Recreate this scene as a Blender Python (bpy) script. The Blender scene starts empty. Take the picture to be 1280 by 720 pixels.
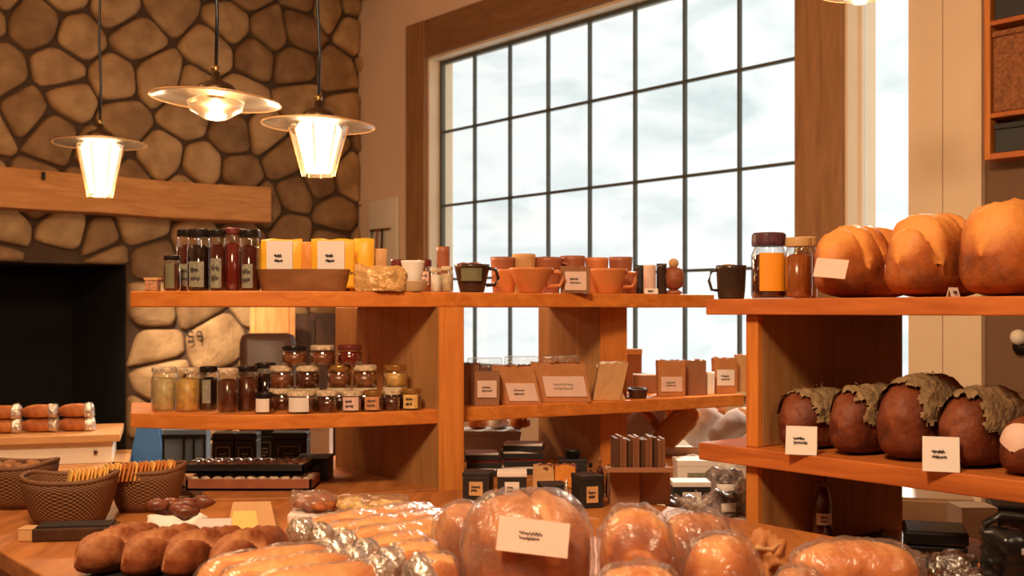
import bpy, bmesh, math, random
from mathutils import Vector, Matrix, noise
random.seed(7)
F = 1400.0; HOR = 388.0; EYE = 1.40
C = bpy.context.scene.collection
PI = math.pi
ANG = math.atan2(.633, .774)
U = Vector((math.cos(ANG), math.sin(ANG), 0)); W = Vector((-math.sin(ANG), math.cos(ANG), 0))
CORNER = Vector((-1.186, 8.65, 0))

def xat(px, Y): return (px - 640) / F * Y
def size(n, Y): return n * Y / F
def UW(u, w, z=0): return U * u + W * w + Vector((0, 0, z + EYE))
def on_u(px, u, z=0):                      # the point of the line u = const seen in column px
    r = (px - 640) / F
    w = u * (U.x - U.y * r) / (U.y + U.x * r)
    return UW(u, w, z)

# ---------------------------------------------------------------- materials
def lin(c):
    return tuple((v / 12.92 if v <= .04045 else ((v + .055) / 1.055) ** 2.4) for v in c)
def rgb(r, g, b): return lin((r / 255, g / 255, b / 255)) + (1,)
MATS = {}
def nt(name):
    m = bpy.data.materials.new(name); m.use_nodes = True
    n = m.node_tree; b = n.nodes['Principled BSDF']
    return m, n, b
def plain(name, col, rough=.6, metal=0, bump=0, bscale=40, var=0, vscale=6, spec=.5):
    if name in MATS: return MATS[name]
    m, n, b = nt(name); b.inputs['Roughness'].default_value = rough; b.inputs['Metallic'].default_value = metal
    b.inputs['Specular IOR Level'].default_value = spec
    b.inputs['Base Color'].default_value = col
    tc = n.nodes.new('ShaderNodeTexCoord')
    if var:
        ns = n.nodes.new('ShaderNodeTexNoise'); ns.inputs['Scale'].default_value = vscale; ns.inputs['Detail'].default_value = 5
        n.links.new(tc.outputs['Object'], ns.inputs['Vector'])
        r = n.nodes.new('ShaderNodeValToRGB')
        r.color_ramp.elements[0].position = .3; r.color_ramp.elements[1].position = .7
        r.color_ramp.elements[0].color = tuple(c * (1 - var) for c in col[:3]) + (1,)
        r.color_ramp.elements[1].color = tuple(min(1, c * (1 + var)) for c in col[:3]) + (1,)
        n.links.new(ns.outputs['Fac'], r.inputs['Fac']); n.links.new(r.outputs['Color'], b.inputs['Base Color'])
    if bump:
        nb = n.nodes.new('ShaderNodeTexNoise'); nb.inputs['Scale'].default_value = bscale; nb.inputs['Detail'].default_value = 4
        n.links.new(tc.outputs['Object'], nb.inputs['Vector'])
        bp = n.nodes.new('ShaderNodeBump'); bp.inputs['Strength'].default_value = bump; bp.inputs['Distance'].default_value = .01
        n.links.new(nb.outputs['Fac'], bp.inputs['Height']); n.links.new(bp.outputs['Normal'], b.inputs['Normal'])
    MATS[name] = m; return m
def wood(name, dark, light, grain=(1.5, 14, 14), rough=.5, knots=True):
    if name in MATS: return MATS[name]
    m, n, b = nt(name); b.inputs['Roughness'].default_value = rough; b.inputs['Specular IOR Level'].default_value = .35
    tc = n.nodes.new('ShaderNodeTexCoord'); mp = n.nodes.new('ShaderNodeMapping'); mp.inputs['Scale'].default_value = grain
    n.links.new(tc.outputs['Object'], mp.inputs['Vector'])
    ns = n.nodes.new('ShaderNodeTexNoise'); ns.inputs['Scale'].default_value = 2.2; ns.inputs['Detail'].default_value = 7
    ns.inputs['Distortion'].default_value = 1.2
    n.links.new(mp.outputs['Vector'], ns.inputs['Vector'])
    r = n.nodes.new('ShaderNodeValToRGB'); r.color_ramp.elements[0].position = .28; r.color_ramp.elements[1].position = .72
    r.color_ramp.elements[0].color = dark; r.color_ramp.elements[1].color = light
    n.links.new(ns.outputs['Fac'], r.inputs['Fac'])
    out = r.outputs['Color']
    if knots:
        v = n.nodes.new('ShaderNodeTexVoronoi'); v.inputs['Scale'].default_value = 3.3
        mk = n.nodes.new('ShaderNodeMapping'); mk.inputs['Scale'].default_value = tuple(.45 if g < 3 else 1.3 for g in grain)
        n.links.new(tc.outputs['Object'], mk.inputs['Vector']); n.links.new(mk.outputs['Vector'], v.inputs['Vector'])
        rk = n.nodes.new('ShaderNodeValToRGB'); rk.color_ramp.elements[0].position = .03; rk.color_ramp.elements[1].position = .09
        rk.color_ramp.elements[0].color = (.35, .3, .25, 1); rk.color_ramp.elements[1].color = (1, 1, 1, 1)
        n.links.new(v.outputs['Distance'], rk.inputs['Fac'])
        mx = n.nodes.new('ShaderNodeMix'); mx.data_type = 'RGBA'; mx.blend_type = 'MULTIPLY'; mx.inputs['Factor'].default_value = 1
        n.links.new(out, mx.inputs['A']); n.links.new(rk.outputs['Color'], mx.inputs['B']); out = mx.outputs['Result']
    n.links.new(out, b.inputs['Base Color'])
    bp = n.nodes.new('ShaderNodeBump'); bp.inputs['Strength'].default_value = .2; bp.inputs['Distance'].default_value = .004
    n.links.new(ns.outputs['Fac'], bp.inputs['Height']); n.links.new(bp.outputs['Normal'], b.inputs['Normal'])
    MATS[name] = m; return m
def clear(name, tint=(1, 1, 1, 1), gloss=.12, rough=.05, crinkle=0, scale=25, edge=.5, haze=0):
    """thin clear sheet: mostly see-through, mirror-like at grazing angles"""
    if name in MATS: return MATS[name]
    m, n, b = nt(name); n.nodes.remove(b); out = n.nodes['Material Output']
    tr = n.nodes.new('ShaderNodeBsdfTransparent'); tr.inputs['Color'].default_value = tint
    gl = n.nodes.new('ShaderNodeBsdfGlossy'); gl.inputs['Roughness'].default_value = rough
    lw = n.nodes.new('ShaderNodeLayerWeight'); lw.inputs['Blend'].default_value = .35
    mr = n.nodes.new('ShaderNodeMapRange'); mr.inputs['To Min'].default_value = gloss; mr.inputs['To Max'].default_value = edge
    mx = n.nodes.new('ShaderNodeMixShader')
    n.links.new(lw.outputs['Facing'], mr.inputs['Value']); n.links.new(mr.outputs['Result'], mx.inputs['Fac'])
    n.links.new(tr.outputs[0], mx.inputs[1]); n.links.new(gl.outputs[0], mx.inputs[2]); n.links.new(mx.outputs[0], out.inputs['Surface'])
    if crinkle:
        tc = n.nodes.new('ShaderNodeTexCoord'); nb = n.nodes.new('ShaderNodeTexNoise'); nb.inputs['Scale'].default_value = scale
        nb.inputs['Detail'].default_value = 3; nb.inputs['Distortion'].default_value = 1.5
        n.links.new(tc.outputs['Object'], nb.inputs['Vector'])
        bp = n.nodes.new('ShaderNodeBump'); bp.inputs['Strength'].default_value = crinkle; bp.inputs['Distance'].default_value = .02
        n.links.new(nb.outputs['Fac'], bp.inputs['Height'])
        n.links.new(bp.outputs['Normal'], gl.inputs['Normal']); n.links.new(bp.outputs['Normal'], lw.inputs['Normal'])
    if haze:
        df = n.nodes.new('ShaderNodeBsdfDiffuse'); df.inputs['Color'].default_value = (.95, .9, .85, 1); m2 = n.nodes.new('ShaderNodeMixShader'); m2.inputs['Fac'].default_value = haze
        n.links.new(mx.outputs[0], m2.inputs[1]); n.links.new(df.outputs[0], m2.inputs[2]); n.links.new(m2.outputs[0], out.inputs['Surface'])
    MATS[name] = m; return m
def paper(name, col):
    """thin bag paper: scatters light and lets some through"""
    if name in MATS: return MATS[name]
    m, n, b = nt(name); n.nodes.remove(b); out = n.nodes['Material Output']
    df = n.nodes.new('ShaderNodeBsdfDiffuse'); tl = n.nodes.new('ShaderNodeBsdfTranslucent'); mx = n.nodes.new('ShaderNodeMixShader'); mx.inputs['Fac'].default_value = .5
    df.inputs['Color'].default_value = col; tl.inputs['Color'].default_value = col
    n.links.new(df.outputs[0], mx.inputs[1]); n.links.new(tl.outputs[0], mx.inputs[2]); n.links.new(mx.outputs[0], out.inputs['Surface'])
    MATS[name] = m; return m
def glow(name, col, strength):
    if name in MATS: return MATS[name]
    m, n, b = nt(name); b.inputs['Base Color'].default_value = col
    b.inputs['Emission Color'].default_value = col; b.inputs['Emission Strength'].default_value = strength
    MATS[name] = m; return m
def crust(name, dark, mid, pale, rough=.55, scale=14):
    """bread crust: the vertex value 'tone' (0 crust, 1 opened crumb, plus painted top light and slit shade) picks the colour, noise mottles it"""
    if name in MATS: return MATS[name]
    m, n, b = nt(name); b.inputs['Roughness'].default_value = rough; b.inputs['Specular IOR Level'].default_value = .3
    at = n.nodes.new('ShaderNodeAttribute'); at.attribute_name = 'tone'
    tc = n.nodes.new('ShaderNodeTexCoord'); ns = n.nodes.new('ShaderNodeTexNoise'); ns.inputs['Scale'].default_value = scale
    ns.inputs['Detail'].default_value = 8; ns.inputs['Roughness'].default_value = .62
    n.links.new(tc.outputs['Object'], ns.inputs['Vector'])
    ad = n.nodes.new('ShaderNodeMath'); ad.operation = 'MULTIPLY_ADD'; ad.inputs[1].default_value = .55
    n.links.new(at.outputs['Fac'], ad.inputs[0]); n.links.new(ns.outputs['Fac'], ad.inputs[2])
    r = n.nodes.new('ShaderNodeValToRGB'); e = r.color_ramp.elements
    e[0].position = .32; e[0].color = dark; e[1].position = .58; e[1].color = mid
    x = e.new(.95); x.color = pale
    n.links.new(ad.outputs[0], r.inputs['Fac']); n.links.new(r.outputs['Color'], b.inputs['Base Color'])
    n2 = n.nodes.new('ShaderNodeTexNoise'); n2.inputs['Scale'].default_value = 70; n2.inputs['Detail'].default_value = 5
    n.links.new(tc.outputs['Object'], n2.inputs['Vector'])
    bp = n.nodes.new('ShaderNodeBump'); bp.inputs['Strength'].default_value = .45; bp.inputs['Distance'].default_value = .006
    n.links.new(n2.outputs['Fac'], bp.inputs['Height']); n.links.new(bp.outputs['Normal'], b.inputs['Normal'])
    MATS[name] = m; return m
def woven(name, dark, light, sx=60, sz=70):
    if name in MATS: return MATS[name]
    m, n, b = nt(name); b.inputs['Roughness'].default_value = .6
    tc = n.nodes.new('ShaderNodeTexCoord')
    sp = n.nodes.new('ShaderNodeSeparateXYZ'); n.links.new(tc.outputs['UV'], sp.inputs[0])
    def sn(o, k):
        a = n.nodes.new('ShaderNodeMath'); a.operation = 'MULTIPLY'; a.inputs[1].default_value = k; n.links.new(sp.outputs[o], a.inputs[0])
        s = n.nodes.new('ShaderNodeMath'); s.operation = 'SINE'; n.links.new(a.outputs[0], s.inputs[0]); return s.outputs[0]
    mu = n.nodes.new('ShaderNodeMath'); mu.operation = 'MULTIPLY'; n.links.new(sn(0, sx), mu.inputs[0]); n.links.new(sn(1, sz), mu.inputs[1])
    r = n.nodes.new('ShaderNodeValToRGB'); r.color_ramp.elements[0].color = dark; r.color_ramp.elements[1].color = light
    r.color_ramp.elements[0].position = .1
    mr = n.nodes.new('ShaderNodeMapRange'); mr.inputs['From Min'].default_value = -1; n.links.new(mu.outputs[0], mr.inputs['Value'])
    n.links.new(mr.outputs[0], r.inputs['Fac']); n.links.new(r.outputs['Color'], b.inputs['Base Color'])
    bp = n.nodes.new('ShaderNodeBump'); bp.inputs['Strength'].default_value = .6; bp.inputs['Distance'].default_value = .004
    n.links.new(mr.outputs[0], bp.inputs['Height']); n.links.new(bp.outputs['Normal'], b.inputs['Normal'])
    MATS[name] = m; return m

honey = wood('honey_wood', rgb(192, 104, 38), rgb(226, 138, 58))
honeyv = wood('honey_wood_upright', rgb(190, 106, 40), rgb(222, 138, 60), grain=(14, 14, 1.2))
panelw = wood('panel_wood', rgb(156, 108, 62), rgb(186, 134, 82), grain=(9, 9, 1.0))
casing = wood('casing_wood', rgb(140, 98, 62), rgb(172, 124, 80), grain=(10, 10, 1.2), rough=.6)
casingh = wood('casing_wood_header', rgb(126, 86, 54), rgb(152, 106, 68), grain=(10, 1.2, 10), rough=.6)
beamw = wood('mantel_wood', rgb(186, 120, 62), rgb(222, 156, 90), grain=(1.2, 9, 9), rough=.7)
darkwood = wood('dark_wood', rgb(52, 30, 18), rgb(84, 50, 30), grain=(9, 9, 1.2))
tablew = wood('table_wood', rgb(150, 86, 40), rgb(196, 124, 64), grain=(8, 1.2, 8))
paint = plain('cream_plaster', rgb(234, 202, 172), .85, var=.04, vscale=2, bump=.1, bscale=25)
whitep = plain('white_painted_wood', rgb(238, 226, 208), .5, var=.03)
creamboard = plain('cream_boards', rgb(236, 210, 176), .5, var=.03)
tan = plain('brown_wall_paint', rgb(124, 92, 68), .85, var=.05, vscale=2)
iron = plain('dark_iron', rgb(38, 36, 34), .45, .6)
leadbar = plain('window_bar_metal', rgb(84, 84, 74), .5, .2)
brass = plain('aged_brass', rgb(150, 120, 70), .3, .9)
blackm = plain('black_plastic', rgb(20, 18, 18), .35)
blackbox = plain('black_card', rgb(34, 29, 28), .5, var=.2, vscale=20)
whitecard = plain('white_card', rgb(232, 218, 208), .6)
pinkcard = plain('pinkish_label', rgb(226, 190, 172), .6, var=.05, vscale=30)
kraft = plain('kraft_paper', rgb(188, 122, 70), .7, bump=.35, bscale=30, var=.08, vscale=14)
kraft2 = plain('pale_kraft_paper', rgb(206, 156, 104), .75, bump=.35, bscale=26, var=.08, vscale=12)
cardb = plain('cardboard', rgb(150, 100, 66), .8, var=.06, vscale=10)
ink = plain('ink', rgb(60, 44, 40), .6)
terra = plain('terracotta_glaze', rgb(206, 122, 64), .45, var=.08, vscale=16)
terra2 = plain('brown_glaze', rgb(158, 92, 62), .4, var=.12, vscale=22)
darkglaze = plain('dark_glaze', rgb(62, 44, 34), .25, var=.25, vscale=18)
greenlab = plain('green_grey_label', rgb(112, 108, 76), .6, var=.15, vscale=30)
bluep = plain('blue_paint', rgb(54, 110, 176), .5)
bluegrey = plain('blue_grey_paint', rgb(104, 118, 136), .6, var=.06)
greycloth = plain('grey_beige_cloth', rgb(150, 132, 118), .9, bump=.3, bscale=18, var=.06)
foil = plain('silver_foil', rgb(226, 214, 204), .22, .85, bump=.9, bscale=60)
greyw = plain('grey_box', rgb(166, 160, 162), .6, var=.04)
whitepaper = plain('white_paper', rgb(240, 232, 222), .7, bump=.4, bscale=20)
yellowp = plain('yellow_packet', rgb(240, 178, 44), .45, var=.06, vscale=20)
orangep = plain('orange_packet', rgb(222, 136, 48), .55, bump=.2, var=.08)
glassm = clear('window_glass', (.97, .99, .99, 1), .03, .0, edge=.25)
jarglass = clear('jar_glass', (.96, .94, .9, 1), .08, .04, edge=.75)
plastic = clear('clear_plastic_wrap', (.99, .97, .95, 1), .05, .3, crinkle=.7, scale=16, edge=.5, haze=.045)
thinpaper = paper('thin_white_paper', (.9, .87, .82, 1)); thinorange = paper('thin_orange_paper', (.85, .5, .2, 1))
shadeglass = clear('lamp_disc_glass', (1, .88, .72, 1), .38, .35, edge=.8)
rimm = plain('lamp_rim', rgb(214, 170, 120), .35, .3)
crustdark = crust('dark_rye_crust', rgb(48, 20, 12), rgb(112, 52, 27), rgb(166, 98, 58))
crustmid = crust('brown_crust', rgb(112, 56, 26), rgb(178, 100, 48), rgb(226, 160, 98))
crustgold = crust('golden_crust', rgb(160, 80, 32), rgb(216, 128, 56), rgb(240, 186, 112), rough=.45)
crustrust = crust('rustic_crust', rgb(76, 34, 18), rgb(136, 70, 36), rgb(200, 138, 90), scale=20)
crusttop = crust('painted_toplight_crust', rgb(88, 38, 18), rgb(178, 96, 42), rgb(232, 154, 78), scale=9)  # tone paints light from above: golden tops, darker fronts
sleeve = plain('straw_paper', rgb(146, 118, 82), .85, bump=.9, bscale=60, var=.25, vscale=45)

# ---------------------------------------------------------------- mesh helpers
def new(): return bmesh.new()
def obj(name, bm, mat, parent=None, loc=(0, 0, 0), rz=0, smooth=True, bevel=0, uv=False):
    me = bpy.data.meshes.new(name)
    bmesh.ops.recalc_face_normals(bm, faces=bm.faces)
    bm.to_mesh(me); bm.free()
    for p in me.polygons: p.use_smooth = smooth
    o = bpy.data.objects.new(name, me); C.objects.link(o)
    o.location = loc; o.rotation_euler = (0, 0, rz)
    if mat: me.materials.append(mat)
    if parent: o.parent = parent
    if bevel:
        md = o.modifiers.new('bevel', 'BEVEL'); md.width = bevel; md.segments = 2; md.limit_method = 'ANGLE'
    return o
def thing(name, label, cat, loc=(0, 0, 0), rz=0, group=None):
    o = bpy.data.objects.new(name, None); C.objects.link(o); o.empty_display_size = .05
    o.location = loc; o.rotation_euler = (0, 0, rz); o['label'] = label; o['category'] = cat
    if group: o['group'] = group
    return o
def tag(o, label, cat, group=None):
    o['label'] = label; o['category'] = cat
    if group: o['group'] = group
    return o
def struct(name, bm, m, **k):
    o = obj(name, bm, m, **k); o['kind'] = 'structure'; return o
def box(bm, c, s, rz=0, rx=0, ry=0, bev=0):
    r = bmesh.ops.create_cube(bm, size=1); vs = r['verts']
    bmesh.ops.scale(bm, vec=s, verts=vs)
    if bev:
        es = list({e for v in vs for e in v.link_edges})
        q = bmesh.ops.bevel(bm, geom=es, offset=bev, segments=2, affect='EDGES', profile=.6)
        vs = list({v for f in q['faces'] for v in f.verts} | {v for v in vs if v.is_valid})
    M = Matrix.Translation(c) @ Matrix.Rotation(rz, 4, 'Z') @ Matrix.Rotation(ry, 4, 'Y') @ Matrix.Rotation(rx, 4, 'X')
    bmesh.ops.transform(bm, matrix=M, verts=vs); return bm
def B(c, s, **k): return box(new(), c, s, **k)
def lathe(bm, prof, seg=28, c=(0, 0, 0), a0=0, a1=2 * PI, sx=1, sy=1, poly=0):
    full = abs(a1 - a0 - 2 * PI) < 1e-6; n = seg if full else seg + 1
    rings = []
    for (r, z) in prof:
        if r < 1e-6: rings.append([bm.verts.new((c[0], c[1], c[2] + z))]); continue
        ring = []
        for i in range(n):
            a = a0 + (a1 - a0) * i / seg
            k = 1
            if poly:
                st = 2 * PI / poly; q = (a % st) - st / 2
                k = .5 + .5 * math.cos(PI / poly) / math.cos(q) if True else 1
            ring.append(bm.verts.new((c[0] + r * k * math.cos(a) * sx, c[1] + r * k * math.sin(a) * sy, c[2] + z)))
        rings.append(ring)
    for A, Bq in zip(rings, rings[1:]):
        m = seg if full else seg
        for i in range(m):
            j = (i + 1) % n if full else i + 1
            if len(A) == 1 and len(Bq) == 1: continue
            if len(A) == 1: f = (A[0], Bq[i], Bq[j])
            elif len(Bq) == 1: f = (A[i], A[j], Bq[0])
            else: f = (A[i], A[j], Bq[j], Bq[i])
            try: bm.faces.new(f)
            except ValueError: pass
    return bm
def L(prof, **k): return lathe(new(), prof, **k)
def tube(bm, pts, r, seg=8, cap=True):
    pts = [Vector(p) for p in pts]; rings = []
    for i, p in enumerate(pts):
        d = (pts[min(i + 1, len(pts) - 1)] - pts[max(i - 1, 0)]).normalized()
        s = d.cross(Vector((0, 0, 1)));
        if s.length < .05: s = d.cross(Vector((1, 0, 0)))
        s.normalize(); t = d.cross(s)
        rr = r[i] if isinstance(r, (list, tuple)) else r
        rings.append([bm.verts.new(p + (s * math.cos(2 * PI * k / seg) + t * math.sin(2 * PI * k / seg)) * rr) for k in range(seg)])
    for A, Bq in zip(rings, rings[1:]):
        for k in range(seg): bm.faces.new((A[k], A[(k + 1) % seg], Bq[(k + 1) % seg], Bq[k]))
    if cap:
        bm.faces.new(rings[0]); bm.faces.new(rings[-1])
    return bm
def prism(bm, poly, z0, z1):
    a = [bm.verts.new((p[0], p[1], z0)) for p in poly]; b = [bm.verts.new((p[0], p[1], z1)) for p in poly]
    bm.faces.new(a); bm.faces.new(b)
    for i in range(len(a)):
        j = (i + 1) % len(a); bm.faces.new((a[i], a[j], b[j], b[i]))
    return bm
def scribble(bm, w, h, lines=2, r=.0007, y=0, z=0, x=0, seed=0, slope=0):
    """unreadable handwriting: wiggly strokes lying on the plane y = const"""
    rnd = random.Random(seed)
    for k in range(lines):
        zz = z + h * (.5 - (k + .5) / lines); ww = w * rnd.uniform(.6, 1); n = 26
        tube(bm, [(x - w / 2 + ww * i / n, y + slope * (zz - z), zz + math.sin(i * 1.7 + k) * h / lines * rnd.uniform(.1, .5)) for i in range(n + 1)], r, 4)
    return bm
def loaf_bm(Lh, Wd, H, n=44, m=30, end=3.0, slashes=(), sw=.012, sd=.01, rough=.004, seed=0, grow=0, crink=0, part=None, hump=0, cut=None, slit=1, topt=.35):
    bm = new(); lay = bm.verts.layers.float.new('tone'); off = Vector((seed * 3.1, seed * 1.7, seed * .9))
    rings = []
    zc = H * .4
    for i in range(n + 1):
        t = -1 + 2 * i / n; s = math.sin(t * PI / 2) if abs(t) < 1 else t
        rr = max(0, 1 - abs(s) ** end) ** .5
        ring = []
        for j in range(m):
            a = 2 * PI * j / m
            c_, s_ = math.cos(a), math.sin(a)
            x = s * Lh / 2
            y = Wd / 2 * rr * math.copysign(abs(c_) ** .85, c_)
            rz_ = rr ** .8
            if s_ >= 0: z = zc + (H - zc) * rz_ * s_ ** .9 * (1 + hump * s)
            else: z = zc - zc * rz_ ** .6 * abs(s_) ** .45
            tone = 0
            p = Vector((x, y, z))
            nrm = Vector((s * .6 if rr < .6 else 0, c_ * 1.0, s_)).normalized()
            d = noise.noise(p * 18 + off) * rough + noise.noise(p * 55 + off) * rough * .35
            if s_ < -.3: d *= .2
            if crink:
                q = Vector((x * 30, y * 30, z * 30)) + off
                d += (abs(noise.noise(q)) - .25) * crink + abs(noise.noise(q * 2.3)) * crink * .6
            p += nrm * (d + grow)
            if s_ > .05:
                for (sx_, ang, ln, *oy) in slashes:
                    dx = x - sx_ * Lh / 2; yo = y - (oy[0] * Wd / 2 if oy else 0); dd = abs(dx * math.cos(ang) + yo * math.sin(ang)); along = abs(-dx * math.sin(ang) + yo * math.cos(ang))
                    if along < ln * Wd and dd < sw * 2.2:
                        if dd < sw:
                            k = 1 - dd / sw; p.z -= sd * k ** .5; tone = max(tone, .4 + .6 * k) if slit > 0 else -.6 * k  # negative slit: shade inside the cut painted into the tone
                        else: p.z += sd * .45 * (1 - abs(dd / sw - 1.5) / .7) if abs(dd / sw - 1.5) < .7 else 0
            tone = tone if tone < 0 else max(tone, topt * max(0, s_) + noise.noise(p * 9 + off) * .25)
            p.z = max(p.z, 0 if not grow else -.0005)
            v = bm.verts.new(p); v[lay] = tone; ring.append(v)
        rings.append(ring)
    for i, (A, Bq) in enumerate(zip(rings, rings[1:])):
        for j in range(m):
            if part and not part(-1 + 2 * (i + .5) / n, 2 * PI * (j + .5) / m, seed): continue
            try: bm.faces.new((A[j], A[(j + 1) % m], Bq[(j + 1) % m], Bq[j]))
            except ValueError: pass
    bmesh.ops.remove_doubles(bm, verts=bm.verts, dist=.0004)
    loose = [v for v in bm.verts if not v.link_faces]
    if loose: bmesh.ops.delete(bm, geom=loose, context='VERTS')
    return bm
def blob(bm, c, r, seed=0, amp=.3, seg=3, sc=(1, 1, 1), freq=1.3):
    q = bmesh.ops.create_icosphere(bm, subdivisions=seg, radius=1); o = Vector((seed * 2.7, seed, seed * 1.3))
    for v in q['verts']:
        k = 1 + noise.noise(v.co * freq + o) * amp + noise.noise(v.co * freq * 3 + o) * amp * .4
        v.co = Vector((v.co.x * sc[0], v.co.y * sc[1], v.co.z * sc[2])) * r * k + Vector(c)
    return bm
def pillow(w, d, h, seed=0, crink=.004, n=14, taper=.0):
    """a filled paper or plastic bag lying or standing: puffed box with creased skin"""
    bm = new(); q = bmesh.ops.create_cube(bm, size=2)
    bmesh.ops.subdivide_edges(bm, edges=bm.edges[:], cuts=n, use_grid_fill=True); o = Vector((seed * 3.3, seed, -seed))
    for v in bm.verts:
        x, y, z = v.co
        k = (1 - abs(x) ** 4 * .25) * (1 - abs(z) ** 6 * .3)
        fy = 1 - .55 * abs(x) ** 3 if True else 1
        if z > 0: fy *= 1 - .75 * z ** 3
        p = Vector((x * w / 2 * (1 - taper * (z + 1) / 2) * (1 - .12 * abs(y) ** 3), y * d / 2 * fy * (1 - .1 * abs(x)), (z + 1) / 2 * h))
        nn = Vector((x, y, 0)); 
        p += nn * ((abs(noise.noise(p * 45 + o)) - .2) * crink * 2)
        if z > -.95: p.z += noise.noise(p * 30 + o) * crink * 1.5 * (z + 1)
        p.z = max(0, p.z); v.co = p
    return bm
# ================================================================= THE ROOM
def CW(t, d, z=0): return CORNER - W * t + U * d + Vector((0, 0, z + EYE))   # on the window wall: t metres from the corner, d outwards
def wall_box(bm, t0, t1, d0, d1, z0, z1):      # local frame of window wall: x = outward (u), y = -t
    return box(bm, ((d0 + d1) / 2, -(t0 + t1) / 2, (z0 + z1) / 2 + EYE), (d1 - d0, t1 - t0, z1 - z0))
CEIL = 2.62; FLOOR = -EYE
RA, RB = 8.0, 10.5
struct('floor', B((-RA / 2, -RB / 2, -.05), (RA + .6, RB + .6, .1)), wood('floor_boards', rgb(88, 56, 36), rgb(124, 82, 52), grain=(8, 1, 8)), loc=CORNER, rz=ANG, smooth=False)
struct('ceiling', B((-RA / 2, -RB / 2, CEIL + EYE + .05), (RA + .6, RB + .6, .1)), paint, loc=CORNER, rz=ANG, smooth=False)
# window wall (right in the photo)
WL, WR, WB, WT = .93, 4.10, -.39, 1.79
bm = new()
wall_box(bm, -.3, WL, 0, .22, FLOOR, CEIL); wall_box(bm, WL, WR, 0, .22, FLOOR, WB); wall_box(bm, WL, WR, 0, .22, WT, CEIL)
wall_box(bm, WR, 4.375, 0, .22, FLOOR, CEIL); wall_box(bm, 4.375, 4.70, 0, .22, FLOOR, -.75); wall_box(bm, 4.375, 4.70, 0, .22, 2.3, CEIL)
wall_box(bm, 4.70, 5.04, 0, .22, FLOOR, CEIL)
struct('wall_right', bm, paint, loc=CORNER, rz=ANG, smooth=False)
bm = new(); wall_box(bm, 5.04, RB + .2, .0, .22, FLOOR, CEIL)
struct('wall_far_right', bm, tan, loc=CORNER, rz=ANG, smooth=False)
for nme, a, b, s in (('wall_front', -RA / 2, -RB - .1, (RA + .6, .2)), ('wall_left', -RA - .1, -RB / 2, (.2, RB + .6))):
    struct(nme, B((a, b, (CEIL + EYE) / 2), (s[0], s[1], CEIL + EYE)), paint, loc=CORNER, rz=ANG, smooth=False)
# casings (wide rough boards) round the big window
bm = new(); wall_box(bm, .70, WL, -.035, .0, WB - .25, 2.05); wall_box(bm, WR, 4.365, -.05, .0, WB - .25, 2.6)
struct('trim_1', bm, casing, loc=CORNER, rz=ANG, smooth=False, bevel=.006)
bm = new(); wall_box(bm, WL, WR, -.03, .0, WT, 2.05)
struct('trim_2', bm, casingh, loc=CORNER, rz=ANG, smooth=False, bevel=.006)
bm = new(); wall_box(bm, WL, WL + .02, .0, .2, WB, WT); wall_box(bm, WL, WR, .0, .2, WT - .02, WT); wall_box(bm, WR - .02, WR, .0, .2, WB, WT)
wall_box(bm, 4.365, 4.38, -.02, .2, -.7, 2.3)
struct('trim_3', bm, creamboard, loc=CORNER, rz=ANG, smooth=False)
bm = new(); wall_box(bm, WL - .05, WR + .05, -.10, .2, WB - .04, WB)
struct('window_sill', bm, creamboard, loc=CORNER, rz=ANG, smooth=False, bevel=.005)
# window 1: iron bars, 8 columns, 4 rows of panes
win = bpy.data.objects.new('window_1', None); C.objects.link(win); win['kind'] = 'structure'; win.location = CORNER; win.rotation_euler = (0, 0, ANG)
T0 = .964; PW = .3825; rows = [1.76, 1.263, .741, .219, -.37]
bm = new()
wall_box(bm, T0 - .014, T0 + .014, .09, .12, WB, WT - .02); wall_box(bm, T0 + 8 * PW - .014, T0 + 8 * PW + .014, .09, .12, WB, WT - .02)
wall_box(bm, T0, T0 + 8 * PW, .09, .12, 1.745, 1.775); wall_box(bm, T0, T0 + 8 * PW, .09, .12, -.39, -.36)
obj('window_frame', bm, leadbar, win, smooth=False)
bm = new()
for i in range(1, 8): wall_box(bm, T0 + i * PW - .007, T0 + i * PW + .007, .09, .115, WB, 1.76)
for r in rows[1:4]: wall_box(bm, T0, T0 + 8 * PW, .088, .112, r - .008, r + .008)
obj('glazing_bars', bm, leadbar, win, smooth=False)
for i in range(8):
    for j in range(4):
        bm = new(); wall_box(bm, T0 + i * PW + .007, T0 + (i + 1) * PW - .007, .101, .104, rows[j + 1] + .008, rows[j] - .008)
        obj('pane', bm, glassm, win, smooth=False)
# window 2: tall narrow light between the casing and the pilaster
win = bpy.data.objects.new('window_2', None); C.objects.link(win); win['kind'] = 'structure'; win.location = CORNER; win.rotation_euler = (0, 0, ANG)
bm = new(); wall_box(bm, 4.38, 4.395, .08, .12, -.7, 2.3); wall_box(bm, 4.685, 4.70, .08, .12, -.7, 2.3)
wall_box(bm, 4.38, 4.70, .08, .12, -.75, -.7); wall_box(bm, 4.38, 4.70, .08, .12, 2.26, 2.3)
obj('window_frame', bm, whitep, win, smooth=False)
bm = new(); wall_box(bm, 4.395, 4.685, .098, .102, -.7, 2.26); obj('pane', bm, glassm, win, smooth=False)
# cream pilaster of two boards
for k, (a, b) in enumerate(((4.70, 4.862), (4.866, 5.04))):
    bm = new(); wall_box(bm, a, b, -.03, .0, FLOOR, CEIL); struct('trim_%d' % (4 + k), bm, creamboard, loc=CORNER, rz=ANG, smooth=False, bevel=.002)
bm = new(); wall_box(bm, .2, .42, -RA, -.01, 2.33, CEIL); wall_box(bm, 4.9, 5.12, -RA, -.01, 2.38, CEIL); wall_box(bm, 8, 8.2, -RA, -.01, 2.38, CEIL)
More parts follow.
